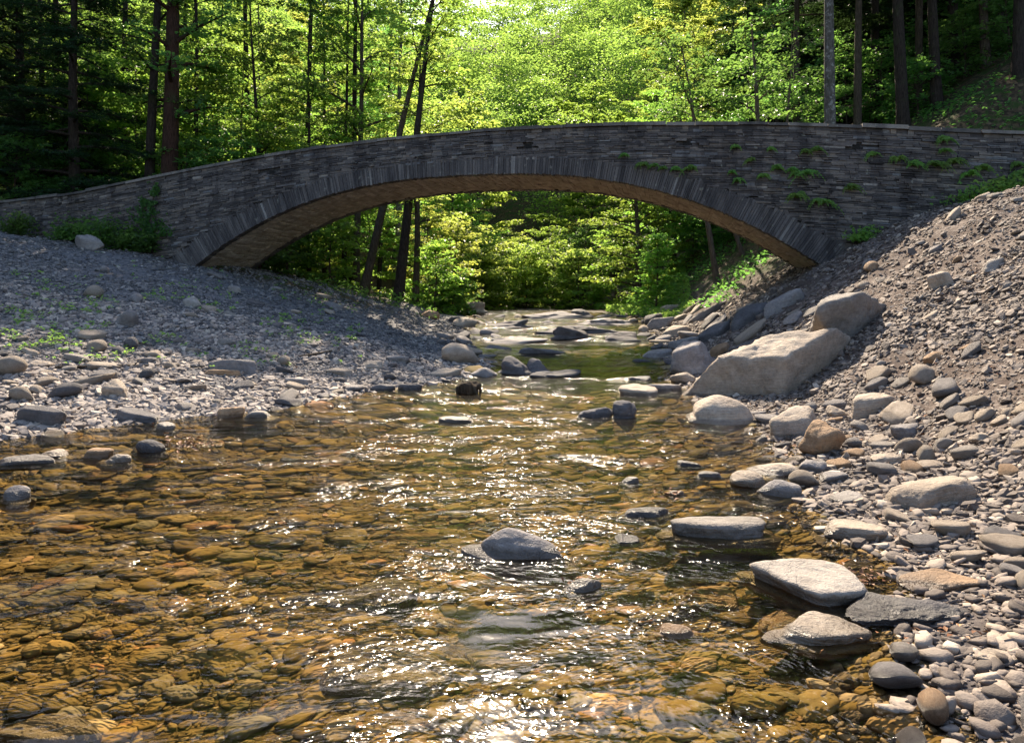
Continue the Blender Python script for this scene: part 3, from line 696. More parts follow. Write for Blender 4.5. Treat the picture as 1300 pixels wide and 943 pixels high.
# ------------------------------------------------------------------ the bridge
TH = R_(13); BU = np.array([math.cos(TH), -math.sin(TH), 0]); BV = np.array([math.sin(TH), math.cos(TH), 0]); B0 = np.array([0, 18.0, 0])
BW = 2.85
def bp(u, v, z):
    u, v, z = np.broadcast_arrays(np.asarray(u, float), np.asarray(v, float), np.asarray(z, float))
    return B0 + u[..., None] * BU + v[..., None] * BV + z[..., None] * np.array([0, 0, 1.])
UC = -1.15
def intr(u): return 4.68 - 2.58 * (np.abs(np.asarray(u, float) - UC) / 8.8) ** 2.5
TU = [-30, -22, -16.8, -13.75, -10.9, -8.3, -5.7, -3.4, -1.08, 1, 3.07, 6.8, 9.4, 11.8, 16, 24]
TZ = [4.40, 4.44, 4.50, 4.70, 5.10, 5.42, 5.68, 5.82, 5.89, 5.89, 5.84, 5.63, 5.37, 5.10, 4.85, 4.75]
_uu = np.linspace(-30, 24, 541); _tt = np.interp(_uu, TU, TZ)
for _ in range(3): _tt = np.convolve(np.pad(_tt, 8, mode='edge'), np.ones(17) / 17, 'valid')
def top(u): return np.interp(u, _uu, _tt)
def boxes(B):
    """B rows: eight corners each"""
    B = np.asarray(B); n = len(B)
    f = np.array([[0, 1, 2, 3], [7, 6, 5, 4], [0, 4, 5, 1], [1, 5, 6, 2], [2, 6, 7, 3], [3, 7, 4, 0]])
    return B.reshape(-1, 3), (f[None] + (np.arange(n) * 8)[:, None, None]).reshape(-1, 4)
bridge = thing('stone_bridge', 'dark slate arch footbridge with curved parapet spanning the stream', 'bridge', tuple(B0))
def bpart(name, V, Fc, mat, smooth=False, parent=None):
    V = np.asarray(V) - (B0 if True else 0)
    return obj(name, new_mesh(name, V, Fc, smooth), mat, parent or bridge)
U0, U1 = -27.0, 19.0
r = np.random.default_rng(11)
ring_t = lambda u: .46 + .25 * (np.abs(u - UC) / 8.8) ** 2
# arc-length samples along the intrados
uf = np.linspace(UC - 10.1, UC + 10.1, 4001); zf = intr(uf); sarc = np.r_[0, np.cumsum(np.hypot(np.diff(uf), np.diff(zf)))]
def arc(s): u = np.interp(s, sarc, uf); return u, intr(u)
def arc_n(u):
    e = .01; t = np.stack([np.full_like(u, 2 * e), intr(u + e) - intr(u - e)], -1); t /= np.linalg.norm(t, axis=-1)[..., None]
    return np.stack([-t[..., 1], t[..., 0]], -1)
def extr_z(u):      # height of the back of the ring
    uu = np.linspace(UC - 10.1, UC + 10.1, 801); n = arc_n(uu); t = ring_t(uu)
    return np.interp(u, uu + n[:, 0] * t, intr(uu) + n[:, 1] * t, left=-5, right=-5)
scup = [(.43, 5.28), (4.45, 5.2), (8.35, 4.98), (-7.1, 4.95)]     # drain holes
scup = [(u, float(top(u)) - .52) for u, _ in scup]
stones = []
drop = 0.0; row = 0
while drop < 4.4:
    h = r.uniform(.028, .062) if row > 0 else .09
    u = U0 + r.uniform(0, .3)
    while u < U1:
        L = r.uniform(.09, .38) * (1 if r.random() > .12 else 1.9)
        ua, ub = u, u + L - .008
        uc = (ua + ub) / 2
        za, zb_ = top(ua) - .10 - drop, top(ub) - .10 - drop
        u += L
        if min(za, zb_) - h < extr_z(uc) + .02 and abs(uc - UC) < 10.3:
            if max(za, zb_) < float(extr_z(uc)) - .05: continue
            if min(za, zb_) - h < extr_z(uc) - .12: continue
        if any(abs(uc - su) < L / 2 + .07 and abs(za - h / 2 - sz) < h / 2 + .05 for su, sz in scup): 
            continue
        pr = -r.uniform(0, .030) - (.02 if r.random() < .08 else 0)
        g = .007
        jz = r.normal() * .004
        fr = [bp(ua, pr, za - h + g + jz), bp(ub, pr + r.normal() * .004, zb_ - h + g + jz), bp(ub, pr + r.normal() * .004, zb_ - jz), bp(ua, pr, za - jz)]
        bk = [bp(ua, .09, za - h + g), bp(ub, .09, zb_ - h + g), bp(ub, .09, zb_), bp(ua, .09, za)]
        stones.append(fr + bk)
    drop += h; row += 1
V, Fc = boxes(stones); bpart('spandrel_wall', V, Fc, M['slate'])
# coping
cp = []; u = U0
while u < U1:
    L = r.uniform(.45, 1.1); ua, ub = u, u + L - .012; t = r.uniform(.07, .10); o_ = -.06 - r.uniform(0, .03)
    dz = r.normal() * .006
    a, b = top(ua) + dz, top(ub) + dz
    cp.append([bp(ua, o_, a - .1 + .006), bp(ub, o_, b - .1 + .006), bp(ub, o_, b - .1 + t), bp(ua, o_, a - .1 + t), bp(ua, .46, a - .1 + .006), bp(ub, .46, b - .1 + .006), bp(ub, .46, b - .1 + t), bp(ua, .46, a - .1 + t)])
    u += L
V, Fc = boxes(cp); bpart('coping', V, Fc, M['coping'])
V2 = V + BV * (BW - .40); bpart('coping', V2, Fc, M['coping'])
# wall cores (mortar behind the stones), both faces
def core(v0, v1):
    us = np.linspace(U0, U1, 461); Vs, Fs = [], []
    lo = np.where(np.abs(us - UC) < 9.7, np.maximum(extr_z(us) - .25, intr(us) + .03), -.5); hi = top(us) - .11
    for k in range(len(us)):
        Vs += [bp(us[k], v0, lo[k]), bp(us[k], v0, hi[k]), bp(us[k], v1, hi[k]), bp(us[k], v1, lo[k])]
    for k in range(len(us) - 1):
        a, b = 4 * k, 4 * k + 4
        for i in range(4): Fs.append([a + i, a + (i + 1) % 4, b + (i + 1) % 4, b + i])
    return np.array(Vs), Fs
V, Fc = core(.05, .42); bpart('wall_core', V, Fc, M['mortar'])
V, Fc = core(BW - .42, BW - .02); bpart('wall_core', V, Fc, M['slate'])
# voussoirs
vs = []; s = 0; smax = sarc[-1]
while s < smax:
    w = r.uniform(.038, .085); a0, a1 = s, s + w - .008
    s += w
    q = []
    t = ring_t(float(arc(a0)[0])) * r.uniform(.86, 1.03); pr = -.004 - r.uniform(0, .03)
    for a in (a0, a1):
        u, z = arc(a); n = arc_n(np.array(u)); q.append((u, z, n))
    def c(i, tt, v): u, z, n = q[i]; return bp(u + n[0] * tt, v, z + n[1] * tt)
    lo = r.uniform(-.012, .012)
    vs.append([c(0, lo, pr), c(1, lo, pr), c(1, t, pr + r.normal() * .006), c(0, t, pr + r.normal() * .006), c(0, lo, .24), c(1, lo, .24), c(1, t, .24), c(0, t, .24)])
V, Fc = boxes(vs); bpart('arch_ring', V, Fc, M['voussoir'])
V2 = V.copy(); V2 = V2 - B0; vv = V2 @ BV; V2 = V2 + np.outer(BW - 2 * vv, BV) + B0
bpart('arch_ring', V2, Fc[:, ::-1], M['voussoir'])
# soffit of long stones running through the barrel
sf = []; s = .0
while s < smax:
    w = r.uniform(.07, .15); v = .25
    while v < BW - .26:
        L = min(r.uniform(.18, .7), BW - .25 - v); lo = r.uniform(-.022, .02) + .012
        q = []
        for a in (s, s + w - .005):
            u, z = arc(a); n = arc_n(np.array(u)); q.append((u, z, n))
        def c(i, tt, v_): u, z, n = q[i]; return bp(u + n[0] * tt, v_, z + n[1] * tt)
        sf.append([c(0, lo, v), c(1, lo, v), c(1, .3, v), c(0, .3, v), c(0, lo, v + L - .006), c(1, lo, v + L - .006), c(1, .3, v + L - .006), c(0, .3, v + L - .006)])
        v += L
    s += w
V, Fc = boxes(sf); bpart('soffit', V, Fc, M['soffit'])
# deck fill
us = np.linspace(U0, U1, 200); Vs, Fs = [], []
lo = np.where(np.abs(us - UC) < 9.3, np.maximum(intr(us) + .28, .5), .3); hi = np.maximum(top(us) - .95, lo + .05)
for k in range(len(us)): Vs += [bp(us[k], .43, lo[k]), bp(us[k], .43, hi[k]), bp(us[k], BW - .43, hi[k]), bp(us[k], BW - .43, lo[k])]
for k in range(len(us) - 1):
    a, b = 4 * k, 4 * k + 4
    for i in range(4): Fs.append([a + i, a + (i + 1) % 4, b + (i + 1) % 4, b + i])
bpart('deck', np.array(Vs), Fs, M['mortar'])
for su, sz in scup:
    V, Fc = boxes([[bp(su - .075, .035, sz - .055), bp(su + .075, .035, sz - .055), bp(su + .075, .035, sz + .055), bp(su - .075, .035, sz + .055), bp(su - .075, .049, sz - .055), bp(su + .075, .049, sz - .055), bp(su + .075, .049, sz + .055), bp(su - .075, .049, sz + .055)]])
    bpart('drain_hole', V, Fc, M['hole_shade'])  # shallow recess backed by a plate with the hole's shade painted on
def wall_pt(px, py):
    # the point of the bridge face seen at a pixel
    k = (px - CX) / F; y = 18 / (1 + k * math.tan(TH)); return np.array([k * y, y, CAM_H - (py - HY) / F * y])

# ------------------------------------------------------------------ leaves
def leaf_quads(c, n, l, w, seed, up=.0, dirs=None):
    r = np.random.default_rng(seed); N = len(c)
    a = r.normal(size=(N, 3)) if dirs is None else dirs + r.normal(size=(N, 3)) * .35
    t = a - n * np.sum(a * n, 1)[:, None]; t /= np.maximum(np.linalg.norm(t, axis=1), 1e-6)[:, None]
    b = np.cross(n, t); l = l[:, None]; w = w[:, None]
    fold = n * w * .18
    V = np.stack([c - t * l * .5, c + b * w * .5 + fold - t * l * .05, c + t * l * .5 - n * l * .10, c - b * w * .5 + fold - t * l * .05], 1)
    return V.reshape(-1, 3), np.arange(N * 4).reshape(N, 4)
def up_normals(N, tilt, r):
    n = r.normal(size=(N, 3)) * tilt; n[:, 2] += 1; return n / np.linalg.norm(n, axis=1)[:, None]

def gen_tree(seed, H, r0, base=.3, CR=3.2, lean=(0, 0), nl=26, per=60, leaf=.14, elev=(.15, .5), kind='broad', wob=.25, prof=None, limb_r=.35, droop=.0, bare=0):
    """trunk+limbs and leaf cloud in local coordinates"""
    r = np.random.default_rng(seed)
    n = 14; t = np.linspace(0, 1, n)
    ph = r.uniform(0, 6, 4)
    P = np.stack([lean[0] * t + wob * .4 * np.sin(t * 4 + ph[0]) * t + wob * .15 * np.sin(t * 11 + ph[1]) * t, lean[1] * t + wob * .4 * np.sin(t * 4.5 + ph[2]) * t, H * t - .3], 1)
    rad = r0 * (1 - .82 * t) + r0 * .35 * np.exp(-t * H / .35)
    paths = [(P, rad)]; tw = []
    LP, LN, LD = [], [], []
    def at(tt): return np.array([np.interp(tt, t, P[:, i]) for i in range(3)])
    for k in range(nl):
        f = base + (1 - base) * ((k + r.uniform(0, 1)) / nl); f = min(f, .985)
        q = (f - base) / (1 - base)
        if prof == 'cone': L = CR * (1 - q) ** .8 + .35
        elif prof == 'umb': L = CR * (.55 + .5 * math.sin(min(q * 1.2 + .3, 1.5) * 2))
        else: L = CR * math.sqrt(max(.08, 1 - (q * 1.55 - .55) ** 2)) 
        L *= r.uniform(.65, 1.15)
        az = k * 2.399 + r.normal() * .35; el = r.uniform(*elev) + (.5 * q if kind == 'broad' else 0)
        m = 7; s = np.linspace(0, 1, m)
        d = np.array([math.cos(az), math.sin(az), 0.])
        O = at(f); side = np.array([-d[1], d[0], 0])
        Q = O + np.outer(s * L * math.cos(el), d) + np.outer(np.sin(s * 3 + r.uniform(0, 6)) * L * .06 * s, side)
        Q[:, 2] += s * L * math.sin(el) * (1 - .45 * s) - droop * L * s ** 2
        rr = max(.012, r0 * (1 - .8 * f) * limb_r) * (1 - .85 * s) + .004
        paths.append((Q, rr))
        ns = max(3, int(L * (2.6 if kind == 'broad' else 4.5)))
        for j in range(ns):
            g = .22 + .78 * (j + r.uniform(0, 1)) / ns
            p0 = np.array([np.interp(g, s, Q[:, i]) for i in range(3)])
            sd = (1 if j % 2 else -1); a2 = az + sd * r.uniform(.5, 1.15)
            l2 = L * r.uniform(.22, .42) * (1.15 - .6 * g) + .15
            d2 = np.array([math.cos(a2), math.sin(a2), r.normal() * .12 - droop * .3])
            p1 = p0 + d2 * l2
            if j % 2 == 0 and l2 > .5 and kind == 'broad': paths.append((np.array([p0, (p0 + p1) / 2 + [0, 0, .03], p1]), np.array([.012, .009, .004])))
            N = int(per * l2 * r.uniform(.5, 1.3)) + 2
            u = r.uniform(.1, 1.05, N)[:, None]
            C = p0 + (p1 - p0) * u
            if kind == 'broad':
                C = C + r.normal(size=(N, 3)) * np.array([.14, .14, .055])
                NN = up_normals(N, .42, r); DD = np.tile(d2, (N, 1))
            else:
                side2 = np.array([-d2[1], d2[0], 0]); off = r.uniform(-1, 1, N)[:, None] * .16
                C = C + side2 * off + r.normal(size=(N, 3)) * np.array([.03, .03, .035]) - np.array([0, 0, 1]) * np.abs(off) * .3
                NN = up_normals(N, .3, r); DD = side2 * np.sign(off) + d2 * .8
            LP.append(C); LN.append(NN); LD.append(DD)
    C = np.concatenate(LP); NN = np.concatenate(LN); DD = np.concatenate(LD)
    if bare > 0:
        keep = r.random(len(C)) > bare; C, NN, DD = C[keep], NN[keep], DD[keep]
    N = len(C)
    if kind == 'broad': l = r.uniform(.75, 1.45, N) * leaf; w = l * r.uniform(.6, .85, N)
    else: l = r.uniform(.7, 1.3, N) * leaf; w = l * r.uniform(.22, .34, N)
    LV, LF = leaf_quads(C, NN, l, w, seed + 1, dirs=DD)
    TV, TF = tubes(paths[:1], 12); V2, F2 = tubes(paths[1:], 5)
    return (np.concatenate([TV, V2]), np.concatenate([TF, F2 + len(TV)])), (LV, LF)
NLEAF = 0
def tree(name, label, cat, x, y, bark, leafm, group=None, z=None, seed=0, **kw):
    global NLEAF
    (TV, TF), (LV, LF) = gen_tree(seed, **kw)
    if z is None: z = tz(x, y)
    # the open corridor over the stream: crowns there stay below the sun's path
    wpos = LV.reshape(-1, 4, 3)[:, 0] + np.array([x, y, z])
    cx_ = wpos[:, 0] - (wpos[:, 1] - 10) * math.tan(SUN_AZ)
    lim = np.where(cx_ < -.8, np.maximum(.92 * (wpos[:, 1] - 10.2) + .4, .455 * wpos[:, 1] + 1.8), .455 * wpos[:, 1] + 1.8)
    cut = (cx_ > -13) & (cx_ < 10) & (wpos[:, 2] > lim + .6 * vnoise(wpos * .7, 3))
    LV = LV.reshape(-1, 4, 3)[~cut].reshape(-1, 3); LF = np.arange(len(LV)).reshape(-1, 4)
    o = thing(name, label, cat, (x, y, z - .05), group)
    obj('trunk', new_mesh('trunk', TV, TF, True), M[bark], o)
    obj('crown', new_mesh('crown', LV, LF, False), M[leafm], o); NLEAF += len(LF)
    return o
def X(px, d): return (px - CX) / F * d
# --- trees whose trunks one can follow in the photograph
tree('broadleaf_tree', 'thick reddish brown trunk standing tall behind the left bridge parapet', 'tree', X(210, 24.5), 24.5, 'bark_red', 'leaf_deep', seed=1, H=19, r0=.33, base=.26, CR=2.6, nl=26, per=45, lean=(.7, .2), wob=.45)
tree('broadleaf_tree', 'dark slimmer trunk just left of the thick reddish brown trunk', 'tree', X(185, 25), 25, 'bark_dark', 'leaf_deep', seed=2, H=18, r0=.2, base=.28, CR=2.4, nl=22, per=45, lean=(.8, 0), wob=.5)
tree('broadleaf_tree', 'slim dark trunk right of the thick reddish trunk, fading into leaves', 'tree', X(248, 28), 28, 'bark_dark', 'leaf', seed=3, H=15, r0=.13, base=.25, CR=2.6, nl=26, per=55)
tree('broadleaf_tree', 'dark forked trunk with a long branch reaching right behind parapet', 'tree', X(452, 29), 29, 'bark_brown', 'leaf', seed=4, H=15.2, r0=.17, base=.34, CR=3.4, nl=18, per=50, lean=(.2, .4), elev=(.3, .8), limb_r=.6)
tree('broadleaf_tree', 'slim trunk leaning right, seen through the arch and above parapet', 'tree', X(459, 27), 27, 'bark_brown', 'leaf', seed=5, H=14.4, r0=.19, base=.62, CR=2.6, nl=13, per=40, lean=(3.2, .3), wob=.2)
tree('broadleaf_tree', 'thick dark trunk leaning right under the arch beside the slim leaning one', 'tree', X(504, 26.5), 26.5, 'bark_dark', 'leaf', seed=6, H=13.4, r0=.22, base=.62, CR=2.4, nl=13, per=40, lean=(1.5, .3), wob=.2)
tree('broadleaf_tree', 'pale straight trunk behind the slim leaning trunk', 'tree', X(507, 34), 34, 'bark_grey', 'leaf_yellow', seed=7, H=17.5, r0=.2, base=.3, CR=3.0, nl=22, per=50)
tree('broadleaf_tree', 'short brown trunk right of the thick leaning trunk under the arch', 'tree', X(527, 27.5), 27.5, 'bark_brown', 'leaf_yellow', seed=8, H=11, r0=.15, base=.3, CR=2.8, nl=22, per=50, lean=(.3, 0))
tree('broadleaf_tree', 'straight pale grey trunk with lichen rising above right end of parapet', 'tree', X(1056, 20.6), 20.6, 'bark_grey', 'leaf', seed=9, H=18, r0=.20, base=.60, CR=2.2, nl=12, per=30, lean=(-.25, 0), wob=.1, z=3.0)
# --- slender trunks on the left behind the bridge
for i, (px, d, H) in enumerate([(120, 29, 15), (296, 30, 14.5), (335, 27.5, 12), (365, 31, 15.5), (392, 28.5, 12.5), (412, 33, 17), (436, 30.5, 14.5), (480, 37, 18), (270, 34, 17)]):
    (px in (120, 296, 365)) or tree('slender_tree', 'slender dark trunk among bright leaves left of the leaning trees, %s from the left' % ORD[sorted([335, 392, 412, 436, 480, 270]).index(px)], 'tree', X(px, d), d, 'bark_dark', ('leaf', 'leaf_deep', 'leaf')[i % 3], 'slender trees behind the left half of the bridge', seed=20 + i, H=H, r0=.10 + .012 * (i % 4), base=.12, CR=2.7, nl=34, per=52, lean=(random.uniform(-.5, .9), 0))
for i, (px, d, H) in enumerate([(60, 31, 20), (150, 30, 20), (225, 32, 21), (318, 30, 19.5), (382, 32, 21), (448, 31.5, 20.5)]):
    tree('tall_tree', 'tall straight trunk with its crown high above the left parapet, %s from the left' % ORD[i], 'tree', X(px, d), d, 'bark_dark', 'leaf_deep', 'tall high crowned trees left of the stream', seed=260 + i, H=H, r0=.15 + .02 * (i % 2), base=.68, CR=3.6, nl=34, per=75, leaf=.2, elev=(.05, .35), wob=.3, lean=(((-.9, .5, 1.3, -.4, .9, .2)[i]), .2))
# --- bright backlit trees over the middle
for i, (px, d, H, CR, m) in enumerate([(330, 44, 20, 4.2, 'leaf_yellow'), (430, 48, 21, 4.4, 'leaf'), (832, 46, 12, 4.0, 'leaf'), (880, 40, 12.6, 3.6, 'leaf'), (930, 46, 15, 4.2, 'leaf_yellow'), (985, 38, 10, 3.4, 'leaf_deep'), (500, 54, 20, 4.6, 'leaf_yellow'), (870, 60, 18, 5.2, 'leaf_yellow'), (395, 58, 23, 5.0, 'leaf_yellow'), (575, 42, 10.5, 3.2, 'leaf'), (855, 34, 9.5, 3.0, 'leaf'), (810, 31, 7.5, 2.4, 'leaf'), (596, 49, 15.5, 4.0, 'leaf_yellow'), (752, 51, 16.5, 4.2, 'leaf')]):
    x = X(px, d); z = tz(x, d)
    tree('maple_tree', None, 'tree', x, d, 'bark_brown', m, 'sunlit leafy trees above the middle of the bridge', seed=60 + i, H=H, r0=.14 + .02 * (i % 3), base=.08, CR=CR, nl=46, per=48, leaf=.155 if d < 45 else .22, elev=(.1, .4))['label'] = 'sunlit yellow green leafy tree over the middle of the bridge, %s from the left'
TT = sorted([o for o in bpy.data.objects if o.name.startswith('maple_tree')], key=lambda o: o.location.x / o.location.y)
for i, o in enumerate(TT): o['label'] = o['label'] % ORD[i]
# --- dark hemlocks
for i, (px, d, H, CR) in enumerate([(-60, 25, 17, 3.6), (25, 27, 18, 3.8), (95, 24.5, 13, 3.0), (70, 33, 21, 4.2), (160, 33, 20, 3.8), (-20, 36, 22, 4.2), (235, 37, 21, 3.6), (-130, 30, 20, 4.4)]):
    tree('hemlock_tree', 'dark hemlock with drooping needle sprays behind left wall, %s from the left' % ORD[sorted([-60, 25, 95, 70, 160, -20, 235, -130]).index(px)], 'tree', X(px, d), d, 'bark_dark', 'needle', 'dark hemlocks behind the left wall', seed=90 + i, H=H, r0=.22, base=.10, CR=CR, nl=70, per=70, leaf=.17, elev=(-.05, .2), kind='needle', prof='cone', droop=.16)
RT = [(1088, 27, 19), (1110, 31, 22), (1148, 25.5, 20), (1166, 29, 20), (1190, 26.5, 20), (1209, 31, 22), (1252, 27, 20), (1293, 23.5, 18), (1330, 28, 20), (1010, 30, 19), (1270, 33, 22), (1130, 35, 22)]
for i, (px, d, H) in enumerate(RT):
    tree('hillside_tree', 'bare dark trunk on the shaded right hillside, %s from the left' % ORD[sorted(q[0] for q in RT).index(px)], 'tree', X(px, d), d, 'bark_dark' if i % 3 else 'bark_brown', 'needle', 'bare trunks on the shaded right hillside', seed=120 + i, H=H, r0=.17 + .03 * (i % 3), base=.42, CR=3.6, nl=40, per=70, leaf=.2, elev=(-.05, .2), kind='needle', prof='cone', droop=.12, lean=(-.9 if i in (2, 4, 6) else .2, 0), wob=.15)
for i, (px, d, H) in enumerate([(950, 40, 15), (1060, 38, 20), (1200, 42, 22), (1320, 40, 22), (1120, 47, 22), (1420, 34, 20), (1010, 46, 18), (1290, 37, 18), (1370, 44, 22), (1250, 50, 24), (1132, 36, 19), (1182, 38, 20), (1242, 35, 19), (1350, 32, 18)]):
    tree('hemlock_tree', 'dark hemlock filling the right hillside behind the bare trunks, %s from the left' % ORD[sorted([950, 1060, 1200, 1320, 1120, 1420, 1010, 1290, 1370, 1250, 1132, 1182, 1242, 1350]).index(px)], 'tree', X(px, d), d, 'bark_dark', 'needle', 'dark hemlocks on the right hillside', seed=150 + i, H=H, r0=.25, base=.06, CR=4.4, nl=75, per=75, leaf=.22, elev=(-.05, .2), kind='needle', prof='cone', droop=.14)
# --- trunks seen under the right end of the arch
for i, (px, d, ln, r0) in enumerate([(912, 25, -.7, .12), (946, 26, -1.5, .09), (967, 24.5, -.1, .16), (936, 29, .3, .08), (992, 27, .2, .1)]):
    tree('hillside_tree', 'brown trunk under the right end of the arch, %s from the left' % ORD[[0, 2, 3, 1, 4][i]], 'tree', X(px, d), d, 'bark_tan', 'leaf_deep', 'trunks under the right end of the arch', seed=170 + i, H=9 - .3 * i, r0=r0, base=.5, CR=2.0, nl=16, per=45, lean=(ln * 2, 0))
# --- saplings and shrubs
SH = [(578, 32, 4.4, 1.6, 'leaf_yellow'), (606, 37, 5.0, 2.2, 'leaf_yellow'), (655, 44, 5, 2.4, 'leaf_yellow'), (695, 43, 5.2, 2.4, 'leaf'), (742, 41, 5, 2.4, 'leaf_deep'), (782, 36, 4.6, 2.0, 'leaf'), (552, 28, 3.2, 1.4, 'leaf'), (545, 33, 5.2, 2.1, 'leaf_yellow'), (833, 26.5, 3.4, .8, 'leaf'), (640, 52, 6, 2.6, 'leaf_yellow'), (720, 50, 6, 2.6, 'leaf_yellow'), (675, 47, 4, 2.2, 'leaf'), (420, 27, 3.4, 1.6, 'leaf'), (365, 26, 3.6, 1.6, 'leaf_deep'), (470, 31, 4.4, 1.9, 'leaf'), (880, 33, 3.6, 1.6, 'leaf_deep'), (905, 33, 4.6, 2.0, 'leaf_deep'), (400, 32, 5, 2, 'leaf_yellow'), (330, 24.5, 3.4, 1.5, 'leaf_deep'), (575, 29.5, 1.8, 1.2, 'leaf_deep')]
SH += [(612, 38, 3.6, 2.0, 'leaf_yellow'), (640, 40, 4.2, 2.3, 'leaf'), (668, 39, 3.8, 2.1, 'leaf_yellow'), (702, 38.5, 4.0, 2.2, 'leaf'), (735, 37, 3.4, 2.0, 'leaf_yellow')]
order = sorted(range(len(SH)), key=lambda i: SH[i][0])
for i, (px, d, H, CR, m) in enumerate(SH):
    tree('sapling', '%s green sapling seen through the arch, %s from the left' % ({'leaf': 'fresh', 'leaf_yellow': 'yellow', 'leaf_deep': 'deep'}[m], ORD[order.index(i)]), 'sapling', X(px, d), d, 'bark_brown', m, 'saplings seen through the arch', seed=200 + i, H=H, r0=.05, base=.06, CR=CR, nl=30, per=60, leaf=.15, elev=(.05, .4))
UL = [(20, 24, 3.4, 2.0), (85, 25.5, 4.2, 2.0), (150, 26.5, 4.4, 2.0), (235, 25, 4.4, 1.9), (285, 26, 5.2, 2.1), (340, 27, 6.0, 2.2), (60, 28.5, 5, 2.2), (10, 30, 9, 2.8), (110, 28, 8, 2.6), (170, 29, 9.5, 2.8), (262, 28.5, 9, 2.6), (308, 28.5, 10, 2.8), (225, 31, 12, 3.0), (130, 32, 12, 3.0)]
for i, (px, d, H, CR) in enumerate(UL):
    tree('sapling', 'deep green layered sapling above the left parapet, %s from the left' % ORD[sorted(q[0] for q in UL).index(px)], 'sapling', X(px, d), d, 'bark_brown', 'leaf_deep' if i in (0, 1, 2, 3, 4, 6, 8, 10) else 'leaf', 'saplings above the left parapet', seed=240 + i, H=H, r0=.06, base=.05, CR=CR, nl=34, per=55, leaf=.15, elev=(.0, .25))

UR = [(900, 31, 5.5, 2.2), (945, 29, 5.0, 2.0), (985, 31, 6.0, 2.4), (1025, 29, 5.0, 2.2), (1075, 32, 5.5, 2.4), (1120, 30, 4.2, 1.8), (1165, 27.5, 2.6, 1.6), (1225, 28, 3.0, 1.8), (1280, 27, 3.0, 1.8), (1250, 31, 4, 2.2), (1180, 32, 4.5, 2.2)]
for i, (px, d, H, CR) in enumerate(UR):
    tree('sapling', 'dim green sapling on the shaded slope behind the right parapet, %s from the left' % ORD[sorted(q[0] for q in UR).index(px)], 'sapling', X(px, d), d, 'bark_brown', 'leaf_deep', 'saplings behind the right parapet', seed=380 + i, H=H, r0=.05, base=.05, CR=CR, nl=32, per=50, leaf=.14, elev=(.0, .25))

# --- low plants at the foot of the bridge
def bush(name, label, cat, x, y, z, rx, ry, rz, n, leaf, mat, seed, group=None, nst=7, ry_dir=None):
    r = np.random.default_rng(seed)
    o = thing(name, label, cat, (x, y, z), group)
    tips = r.normal(size=(nst, 3)) * np.array([rx * .55, ry * .55, .1]) + np.array([0, 0, rz * .75])
    P = [(np.array([[0, 0, -.05], [t_[0] * .4, t_[1] * .4, t_[2] * .6], t_]), np.array([.018, .012, .005])) for t_ in tips]
    V, Fc = tubes(P, 5); obj('stems', new_mesh('stems', V, Fc, True), M['bark_brown'], o)
    k = r.integers(0, nst, n); u = r.uniform(.25, 1.0, n)[:, None]
    C = tips[k] * u + r.normal(size=(n, 3)) * np.array([rx * .33, ry * .33, rz * .2]); C[:, 2] = np.abs(C[:, 2])
    NN = up_normals(n, .5, r); l = r.uniform(.7, 1.3, n) * leaf
    V, Fc = leaf_quads(C, NN, l, l * .65, seed); obj('foliage', new_mesh('foliage', V, Fc), M[mat], o)
    return o
for i, (px, py, rx, rz, n, what) in enumerate([(185, 334, .75, .55, 1100, 'broad low green shrub against the bridge at left arch foot'), (150, 292, .6, .5, 800, 'green shrub at the wall, above the broad low one'), (100, 300, .7, .5, 800, 'green shrub behind the grey boulder on left scree'), (50, 292, .5, .35, 500, 'small green plant at wall foot on the far left'), (178, 296, .4, .4, 450, 'small green plant below the climbing ivy')]):
    p = wall_pt(px, py); q = p - BV * (.35 + .25 * (i % 2)); zz = tz(q[0], q[1])
    bush('shrub', what, 'shrub', q[0], q[1], zz, rx, .4, max(rz, p[2] + .35 - zz), n, .13, 'leaf_deep', 300 + i, 'shrubs at the left foot of the bridge')
for i, (px, py, rx, rz, n, what) in enumerate([(1092, 324, .4, .3, 350, 'small fern clump at the foot of the wall by right arch end'), (1285, 245, .9, .5, 900, 'green plants on the scree top at the right edge'), (1225, 262, .5, .3, 300, 'low green plants at the wall foot near the right edge')]):
    p = wall_pt(px, py); q = p - BV * .3; zz = tz(q[0], q[1])
    bush('low_plant', what, 'plant', q[0], q[1], zz, rx, .35, max(rz, min(1.2, p[2] + .2 - zz)), n, .10, 'fern', 320 + i)
# ivy climbing the wall
r = np.random.default_rng(41); N = 900
pys = 300 - 76 * r.uniform(0, 1, N) ** 1.6; pxs = 193 + 5 * np.sin(pys / 9) + r.normal(size=N) * (4 + 9 * np.clip((pys - 240) / 60, 0, 1))
_k = vnoise(np.stack([pxs / 7, pys / 7, pys * 0], 1), 9) > -.25; pxs, pys = pxs[_k], pys[_k]; N = len(pxs)
pts = np.array([wall_pt(a, b) for a, b in zip(pxs, pys)]) - BV * r.uniform(.05, .16, N)[:, None]
nn = -BV + r.normal(size=(N, 3)) * .4; nn /= np.linalg.norm(nn, axis=1)[:, None]
o0 = wall_pt(196, 300); V, Fc = leaf_quads(pts - o0, nn, r.uniform(.07, .13, N), r.uniform(.05, .1, N), 42)
iv = thing('ivy', 'green ivy strip climbing the wall near the left arch foot', 'ivy', tuple(o0))
obj('foliage', new_mesh('foliage', V, Fc), M['leaf_deep'], iv)
P = np.array([wall_pt(196 + 3 * math.sin(k), 300 - k * 7.5) for k in range(10)]) - BV * .05 - o0
V, Fc = tubes([(P, np.full(10, .012))], 5); obj('stem', new_mesh('stem', V, Fc, True), M['bark_brown'], iv)
